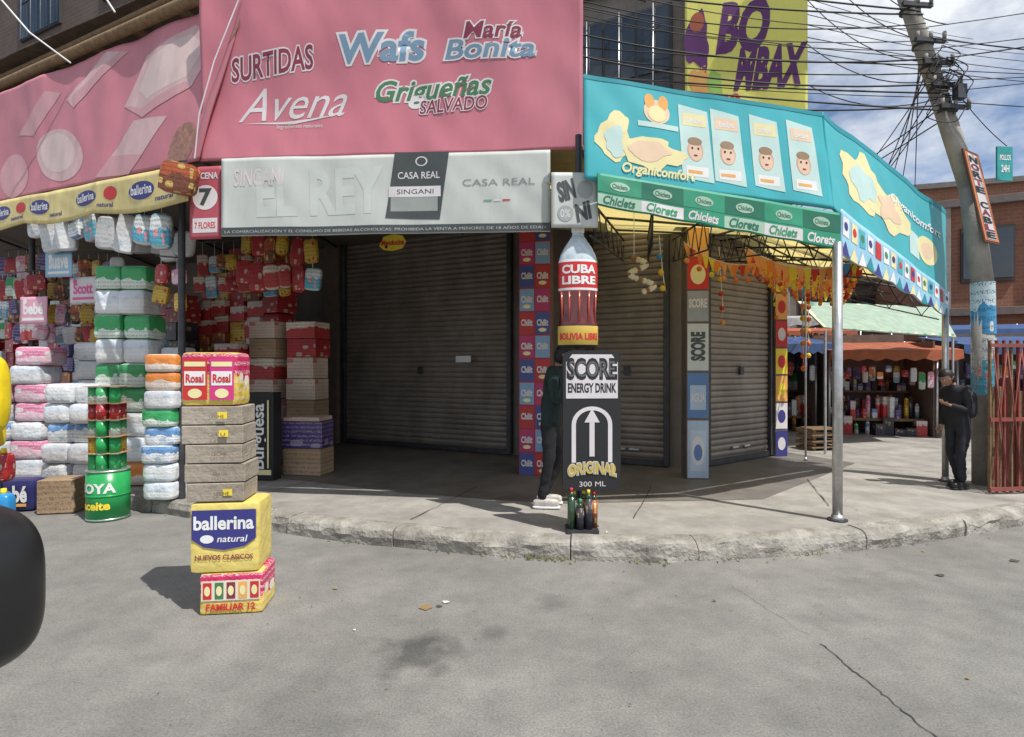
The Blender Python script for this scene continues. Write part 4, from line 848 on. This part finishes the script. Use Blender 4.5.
# ------------------------------------------------------------------ right side background
def building(name,x,y,wd,dp,h,rz,m,st,cols):
    g=group(name); R=Matrix.Rotation(rz,2)
    def T(a,b): q=R@Vector((a,b)); return (x+q.x,y+q.y)
    mb=MB()
    pts=[T(-wd/2,0),T(wd/2,0),T(wd/2,dp),T(-wd/2,dp)]
    for i in range(4): wall(mb,pts[i],pts[(i+1)%4],0,h,m)
    mb.quad([(*p,h) for p in pts],bandm); mb.done('walls',g)
    mb=MB(); hs=h/st
    for s in range(st+1): 
        q=T(0,-.08); mb.box((*q,max(.3,s*hs)),(wd+.2,.2,.22),rz,bandd)
    for s in range(cols+1): q=T(-wd/2+.12+(wd-.24)*s/cols,-.05); mb.box((*q,h/2),(.24,.16,h),rz,bandm)
    mb.done('concrete_frame',g,bevel=.01)
    mb=MB()
    for s in range(st):
        for k in range(cols):
            ww=wd/cols; q=T(-wd/2+ww*(k+.5),-.03); 
            if s==0:
                mb.box((*q,1.35),(ww*.75,.1,2.5),rz,random.choice([shm,darksteel,Fred])); continue
            mb.box((*q,s*hs+hs*.52),(ww*.55,.1,hs*.5),rz,frm)
            for e in (-1,1):
                q2=T(-wd/2+ww*(k+.5)+e*ww*.135,-.09); mb.box((*q2,s*hs+hs*.52),(ww*.24,.03,hs*.44),rz,glass)
    mb.done('openings',g); return g
building('brick_building',15.3,14.8,6.5,8,6.2,-.45,brick,2,3)
building('brick_building',21,22,10,8,9.0,-.3,brick,3,4)
building('apartment_building',12,27,12,8,5.6,-.1,wallm,2,5)
building('apartment_building',24,36,12,8,8.5,-.1,brick2,3,5)
def stall(name,x,y,w,d,h,rz,tm,pal,seed):
    random.seed(seed); g=group(name); R=Matrix.Rotation(rz,2)
    def T(a,b): q=R@Vector((a,b)); return (x+q.x,y+q.y)
    mb=MB()
    for a in (-w/2,w/2):
        for b in (0,d): q=T(a,b); mb.cyl((*q,.146),(*q,h+(.25 if b else 0)),.025,m=steel,seg=8)
    mb.box((*T(0,d*.45),.45),(w*.92,d*.5,.05),rz,woodm); mb.box((*T(0,d*.8),1.0),(w*.92,d*.2,.04),rz,woodm); mb.box((*T(0,d*.95),1.2),(w*.96,.04,2.1),rz,pm)
    for a in (-w*.49,w*.49): mb.box((*T(a,d*.5),1.1),(.03,d*.9,1.9),rz,pm)
    for a in (-w*.42,w*.42): mb.box((*T(a,d*.45),.3),(.06,.06,.3),rz,woodm)
    mb.done('frame',g)
    bm=bmesh.new(); N=14; rows=[]
    for j in range(5):
        v=j/4; rows.append([bm.verts.new((*T(-w/2-.15+(w+.3)*i/N,-.65+v*(d+.7)),h+.25*v-.06*abs(math.sin(i/N*math.pi*3))*(1-abs(2*v-1)) )) for i in range(N+1)])
    fr=[bm.verts.new((*T(-w/2-.15+(w+.3)*i/N,-.67),h-.16-.05*abs(math.sin(i*math.pi/2)))) for i in range(N+1)]; rows=[fr]+rows
    for a,b in zip(rows,rows[1:]):
        for i in range(N): bm.faces.new((a[i],a[i+1],b[i+1],b[i]))
    mesh_obj('tarpaulin',bm,tm,g)
    mb=MB()
    for lv,(yy,zz,n) in enumerate(((d*.3,.47,int(w/.11)),(d*.5,.47,int(w/.11)),(d*.8,1.02,int(w/.11)),(d*.15,.15,int(w/.2)))):
        for i in range(n):
            hh=random.uniform(.12,.45); q=T(-w*.44+w*.88*(i+.5)/n,yy+random.uniform(-.08,.08)); m=random.choice(pal)
            if random.random()<.45: mb.cyl((*q,zz),(*q,zz+hh),.04,m=m,seg=10); mb.cyl((*q,zz+hh),(*q,zz+hh+.05),.04,.016,m=m,seg=10)
            else: mb.box((*q,zz+hh/2),(.09 if lv<3 else .18,.16,hh),rz+random.uniform(-.3,.3),m)
    for r in range(3):
        for i in range(int(w/.15)):
            if random.random()<.3: continue
            q=T(-w*.46+w*.92*(i+.5)/int(w/.15),-.1+r*.4); hh=random.uniform(.12,.35); mb.soft((*q,h-.28-hh/2-random.uniform(0,.15)),(.11,.05,hh),rz+random.uniform(-.6,.6),random.choice(pal),n=3,amp=.08)
    mb.done('goods',g); return g
allp=[red,redw,yel,grn,blu,pnk,wh2,pur,org,drk,bvr,drk,cyn,drk,pur]
tg=mat('tarp_green_white',(.5,.62,.5),rough=.6,transl=.4); to=mat('tarp_orange',(.45,.12,.05),rough=.7,transl=.15,dirt=.5); tb=mat('tarp_blue',(.05,.11,.28),rough=.7,transl=.15,dirt=.4); tw=mat('tarp_white',(.5,.5,.48),rough=.7,transl=.2,dirt=.4)
stall('market_stall',7.4,11.2,1.9,1.5,1.85,-.25,to,allp,1); stall('market_stall',9.7,10.7,2.0,1.5,1.95,-.3,tb,allp,2); stall('market_stall',5.95,11.9,.95,1.3,2.0,-.15,tb,allp,12)
stall('market_stall',7.6,13.8,3.2,1.6,2.7,-.15,tw,allp,3); stall('market_stall',8.2,17,3.4,1.8,2.6,-.1,to,allp,4); stall('market_stall',11.3,13.3,2.6,1.6,2.4,-.3,tb,allp,5); stall('market_stall',9.2,21,4.5,1.8,2.6,0,tb,allp,6); stall('market_stall',14.2,13.2,2.6,1.4,2.3,-.45,to,allp,8)
mb=MB()
for i in range(4):
    for k in range(5): mb.box((5.15,9.4-.17+k*.085,.2+i*.1),(.5,.06,.02),.2,woodm)
    for s in (-.22,.22): mb.box((5.15+s,9.4,.16+i*.1),(.05,.42,.055),.2,woodm)
mb.done('wooden_crate')
P=Panel('striped_awning',(4.9,8.8,2.15),(7.7,9.7,2.05),(8.4,11.0,2.7),(5.3,10.4,2.75),(0,0,30,10)); P.base(tg)
for i in range(15): P.rect(i*2,0,i*2+.8,10,flat('ink_awgreen',(.12,.35,.2)) if i%2 else flat('ink_awn',(.65,.6,.4)),1)
for q in ((4.95,8.85),(7.65,9.72)): tube('awning_post',[(*q,.146),(*q,2.1)],.02,steel,P.g)
g=group('folding_gate'); mb=MB(); rdm=mat('gate_red',(.26,.055,.045),rough=.6,var=.3,dirt=.5); gx=Vector((5.16,6.05)); gd=Vector((.98,.1)).normalized()
for i in range(14):
    p=gx+gd*(i*.085); mb.box((p.x,p.y,.98),(.018,.03,1.65),.1,rdm if i%3 else woodm)
for z in (.2,.95,1.75):
    p=gx+gd*.55; mb.box((p.x,p.y-.03,z),(1.15,.025,.04),.1,rdm)
for i in range(6):
    p=gx+gd*(i*.17); q=gx+gd*(i*.17+.17); mb.cyl((p.x,p.y-.04,.3),(q.x,q.y-.04,1.7),.007,m=rdm,seg=6); mb.cyl((q.x,q.y-.045,.3),(p.x,p.y-.045,1.7),.007,m=rdm,seg=6)
mb.done('bars',g)
mb=MB(); 
for i,(xx,h,m) in enumerate(((5.36,1.15,woodm),(5.5,1.25,rdm),(5.65,1.1,woodm),(5.8,1.3,woodm),(5.95,1.2,rdm))): mb.box((xx,6.22,.15+h/2),(.13,.05,h),.1,m)
mb.done('wooden_boards',bevel=.004)
# ------------------------------------------------------------------ car side mirror
g=group('car_side_mirror'); bp=mat('mirror_housing_black',(.014,.014,.015),rough=.35,var=.2); mg=mat('mirror_face',(.03,.035,.04),rough=.08,metal=.3); rim=mat('mirror_rim',(.06,.06,.065),rough=.4)
mb=MB(); mb.soft((-.670,.63,1.250),(.26,.13,.195),-.15,bp,k=3.4,n=18,amp=.0)
mb.soft((-.690,.558,1.250),(.235,.014,.168),-.15,rim,k=4.0,n=14,amp=0); mb.soft((-.692,.551,1.250),(.222,.010,.155),-.15,mg,k=4.0,n=14,amp=0)
mb.cyl((-.76,.63,1.2),(-.87,.57,1.12),.035,.045,m=bp); mb.soft((-.9,.53,1.12),(.06,.2,.14),0,bp,k=3,n=8,amp=0); mb.done('housing',g)
# ------------------------------------------------------------------ people
def skin_mesh(verts,edges,rad,root=0,sub=2):
    me=bpy.data.meshes.new('sk'); me.from_pydata(verts,edges,[]); o=bpy.data.objects.new('sk',me); S.collection.objects.link(o)
    o.modifiers.new('s','SKIN')
    for i,v in enumerate(me.skin_vertices[0].data): v.radius=rad[i] if isinstance(rad[i],tuple) else (rad[i],rad[i]); v.use_root=(i==root)
    m=o.modifiers.new('u','SUBSURF'); m.levels=sub; m.render_levels=sub
    bpy.context.view_layer.update(); r=bpy.data.meshes.new_from_object(o.evaluated_get(bpy.context.evaluated_depsgraph_get())); bpy.data.objects.remove(o); return r
def person(name,loc,rz,sc,J,mats,cap=None,headtilt=0):
    """J: joint dict, local frame, figure faces -Y"""
    g=group(name); top,trs,skn,hair,shoe=mats
    names=['pel','spine','chest','neck','head','shL','elL','wrL','shR','elR','wrR','hipL','knL','anL','hipR','knR','anR']
    V=[J[n] for n in names]; I={n:i for i,n in enumerate(names)}
    E_=[('pel','spine'),('spine','chest'),('chest','neck'),('neck','head'),('chest','shL'),('shL','elL'),('elL','wrL'),('chest','shR'),('shR','elR'),('elR','wrR'),('pel','hipL'),('hipL','knL'),('knL','anL'),('pel','hipR'),('hipR','knR'),('knR','anR')]
    R={'pel':(.15,.12),'spine':(.14,.11),'chest':(.16,.12),'neck':.055,'head':.055,'shL':.075,'elL':.052,'wrL':.036,'shR':.075,'elR':.052,'wrR':.036,'hipL':.098,'knL':.066,'anL':.048,'hipR':.098,'knR':.066,'anR':.048}
    me=skin_mesh(V,[(I[a],I[b]) for a,b in E_],[R[n] for n in names])
    T=Matrix.Translation(loc)@Matrix.Rotation(rz,4,'Z')@Matrix.Scale(sc,4)
    for m in (top,trs,skn): me.materials.append(m)
    seg=[(Vector(J[a]),Vector(J[b]),0 if a in('spine','chest','shL','shR','elL','elR') else 1) for a,b in E_]
    for p in me.polygons:
        c=p.center; p.use_smooth=True; best=None
        for a,b,k in seg:
            d=b-a; t_=max(0,min(1,(c-a).dot(d)/d.length_squared)); q=(c-(a+d*t_)).length
            if best is None or q<best[0]: best=(q,k)
        k=best[1]
        if c.z>J['neck'][2]+.015 and (c-Vector(J['neck'])).length<.2: k=2
        if c.z>J['pel'][2]-.06 and c.z<J['spine'][2]+.05 and k==1: k=0
        p.material_index=k
    for v in me.vertices:
        n=v.normal; v.co+=n*(.012*noise.noise(v.co*14)+.008*noise.noise(v.co*30))
    me.transform(T); o=link(bpy.data.objects.new('body',me),g)
    for side in 'LR':
        wr_=Vector(J['wr'+side]); el=Vector(J['el'+side]); d=(wr_-el).normalized(); sg_=1 if side=='L' else -1
        ax=Vector((0,-1,0)) if abs(d.y)<.8 else Vector((sg_,0,0)); w_=(ax-d*ax.dot(d)).normalized(); nn_=d.cross(w_)
        hm=skin_mesh([tuple(wr_-d*.03),tuple(wr_+d*.03),tuple(wr_+d*.085)],[(0,1),(1,2)],[(.03,.024),(.04,.018),(.042,.016)])
        parts=[hm]
        for k,(o_,l) in enumerate(((-.03,.06),(-.01,.075),(.011,.08),(.031,.07))):
            b=wr_+d*.075-w_*o_; c1=b+d*l*.5+nn_*.012*sg_; c2=c1+d*l*.35+nn_*.025*sg_; parts.append(skin_mesh([tuple(b-d*.02),tuple(b+d*.01),tuple(c1),tuple(c2)],[(0,1),(1,2),(2,3)],[.009,.009,.0085,.007],sub=1))
        b=wr_+d*.03+w_*.03; parts.append(skin_mesh([tuple(b-w_*.01),tuple(b+w_*.025+d*.025),tuple(b+w_*.035+d*.055+nn_*.01)],[(0,1),(1,2)],[.013,.011,.009],sub=1))
        for q in parts:
            q.materials.append(skn)
            for p in q.polygons: p.use_smooth=True
            q.transform(T); link(bpy.data.objects.new('hand_part',q),g)
    H=Vector(J['head']); mb=MB(); RT=Matrix.Rotation(headtilt,3,'X')
    hc=H+RT@Vector((0,-.015,.075)); bm=mb.bm; seg_=20; gr=[]
    for j in range(seg_+1):
        th=math.pi*j/seg_; row=[]
        for i in range(seg_):
            ph=2*math.pi*i/seg_; x,y,z=math.sin(th)*math.cos(ph),math.sin(th)*math.sin(ph),math.cos(th)
            s_=1-.28*max(0,-z)**1.3; X=x*.077*s_; Y=y*.095*(1-.12*max(0,-z)); Z=z*.118
            if y<0: Y+=-.01*max(0,-z)*.8
            f_=math.exp(-((x/.16)**2+((z+.12)/.22)**2)); 
            if y<-.4: Y-=.022*f_; Y+=.008*(math.exp(-(((abs(x)-.38)/.16)**2+((z-.08)/.12)**2)))
            row.append(bm.verts.new(hc+RT@Vector((X,Y,Z))))
        gr.append(row)
    mi=mb.mi(skn)
    for j in range(seg_):
        for i in range(seg_):
            f=bm.faces.new((gr[j][i],gr[j+1][i],gr[j+1][(i+1)%seg_],gr[j][(i+1)%seg_])); f.smooth=True; f.material_index=mi
    for s in (-1,1):
        mb.sphere(hc+RT@Vector((s*.029,-.083,.008)),.011,Fwhite,(1,.6,.7),8); mb.sphere(hc+RT@Vector((s*.029,-.0885,.008)),.005,Fblack,seg=6); mb.sphere(hc+RT@Vector((s*.078,.01,-.005)),.026,skn,(.35,.7,1.1),8)
        mb.sphere(hc+RT@Vector((s*.029,-.088,.026)),.014,hair,(1.1,.4,.25),6)
    mb.sphere(hc+RT@Vector((0,-.09,-.058)),.022,mat('lips',(.35,.13,.1)),(1,.35,.28),8)
    gr=[]
    for j in range(seg_+1):
        th=math.pi*j/seg_*.78; row=[]
        for i in range(seg_):
            ph=2*math.pi*i/seg_; x,y,z=math.sin(th)*math.cos(ph),math.sin(th)*math.sin(ph),math.cos(th)
            if y<-.15: zz=max(z,.42)
            else: zz=z
            k=1.0+.05*noise.noise(Vector((x*6,y*6,z*6)))
            if y<-.15 and z<.42: sx=math.sqrt(1-.42**2)/max(.3,math.sqrt(max(.01,1-z*z))); x*=sx; y*=sx
            row.append(bm.verts.new(hc+RT@Vector((x*.087*k,y*.106*k+.006,zz*.13*k+.002))))
        gr.append(row)
    mi=mb.mi(hair)
    for j in range(seg_):
        for i in range(seg_):
            f=bm.faces.new((gr[j][i],gr[j+1][i],gr[j+1][(i+1)%seg_],gr[j][(i+1)%seg_])); f.smooth=True; f.material_index=mi
    if cap:
        mb.sphere(hc+RT@Vector((0,.008,.055)),.098,cap,(.95,1.12,.85),14); mb.soft(hc+RT@Vector((0,-.13,.05)),(.14,.12,.018),0,cap,k=3)
    for v in bm.verts: v.co=T@v.co
    mb.done('head',g)
    mb=MB()
    for s in 'LR':
        a=Vector(J['an'+s]); mb.soft((a.x,a.y-.05,a.z-.03),(.095,.27,.09),0,shoe,k=3.2,n=8,amp=.02); mb.soft((a.x,a.y-.052,a.z-.07),(.1,.285,.028),0,Fwhite if shoe.name=='shoe_white' else Fblack,k=5,n=6,amp=0)
    for v in mb.bm.verts: v.co=T@v.co
    mb.done('shoes',g)
    return g,T
skn=mat('skin_brown',(.33,.18,.12),rough=.55); hairm=mat('hair_black',(.012,.01,.009),rough=.5,bump=.3,bscale=80)
J1=dict(pel=(0,0,.93),spine=(0,-.02,1.08),chest=(0,-.05,1.31),neck=(0,-.09,1.45),head=(0,-.12,1.51),shL=(.17,-.04,1.38),elL=(.22,-.05,1.11),wrL=(.13,-.26,1.12),shR=(-.17,-.04,1.38),elR=(-.21,-.05,1.11),wrR=(-.1,-.26,1.14),
  hipL=(.09,0,.86),knL=(.1,-.08,.5),anL=(.1,.06,.085),hipR=(-.09,0,.86),knR=(-.1,.0,.48),anR=(-.1,.08,.085))
g,T=person('person',(.37,5.5,.15),1.45,.94,J1,(mat('jacket_darkgreen',(.015,.03,.028),rough=.8,var=.3,scale=12),mat('trousers_black',(.015,.015,.018),rough=.8,var=.3,scale=12),skn,hairm,mat('shoe_white',(.5,.47,.43),rough=.5,var=.3,scale=20)),headtilt=.35)
J2=dict(pel=(0,.02,.93),spine=(0,-.02,1.08),chest=(0,-.05,1.31),neck=(0,-.10,1.45),head=(0,-.14,1.50),shL=(.16,-.04,1.37),elL=(.2,-.06,1.10),wrL=(.1,-.26,1.18),shR=(-.16,-.04,1.37),elR=(-.2,.04,1.10),wrR=(-.19,-.06,.86),
  hipL=(.09,.02,.86),knL=(.09,-.06,.48),anL=(.09,-.02,.085),hipR=(-.09,.02,.86),knR=(-.09,.0,.48),anR=(-.09,.14,.085))
jb=mat('jacket_black',(.018,.018,.022),rough=.75,var=.3,scale=12)
g,T=person('person',(5.05,6.35,.15),-1.35,.80,J2,(jb,mat('jeans_dark',(.02,.022,.03),rough=.85,var=.3,scale=14),skn,hairm,mat('shoe_black',(.02,.02,.02),rough=.4)),headtilt=.5)
mb=MB(); mb.soft((0,.14,1.18),(.28,.16,.4),0,mat('backpack',(.03,.03,.04),rough=.7,bump=.3),k=4,n=8,amp=.03); mb.soft((0,.23,1.12),(.2,.06,.2),0,mat('backpack',(.03,.03,.04)),k=4)
for v in mb.bm.verts: v.co=T@v.co
mb.done('backpack',g)
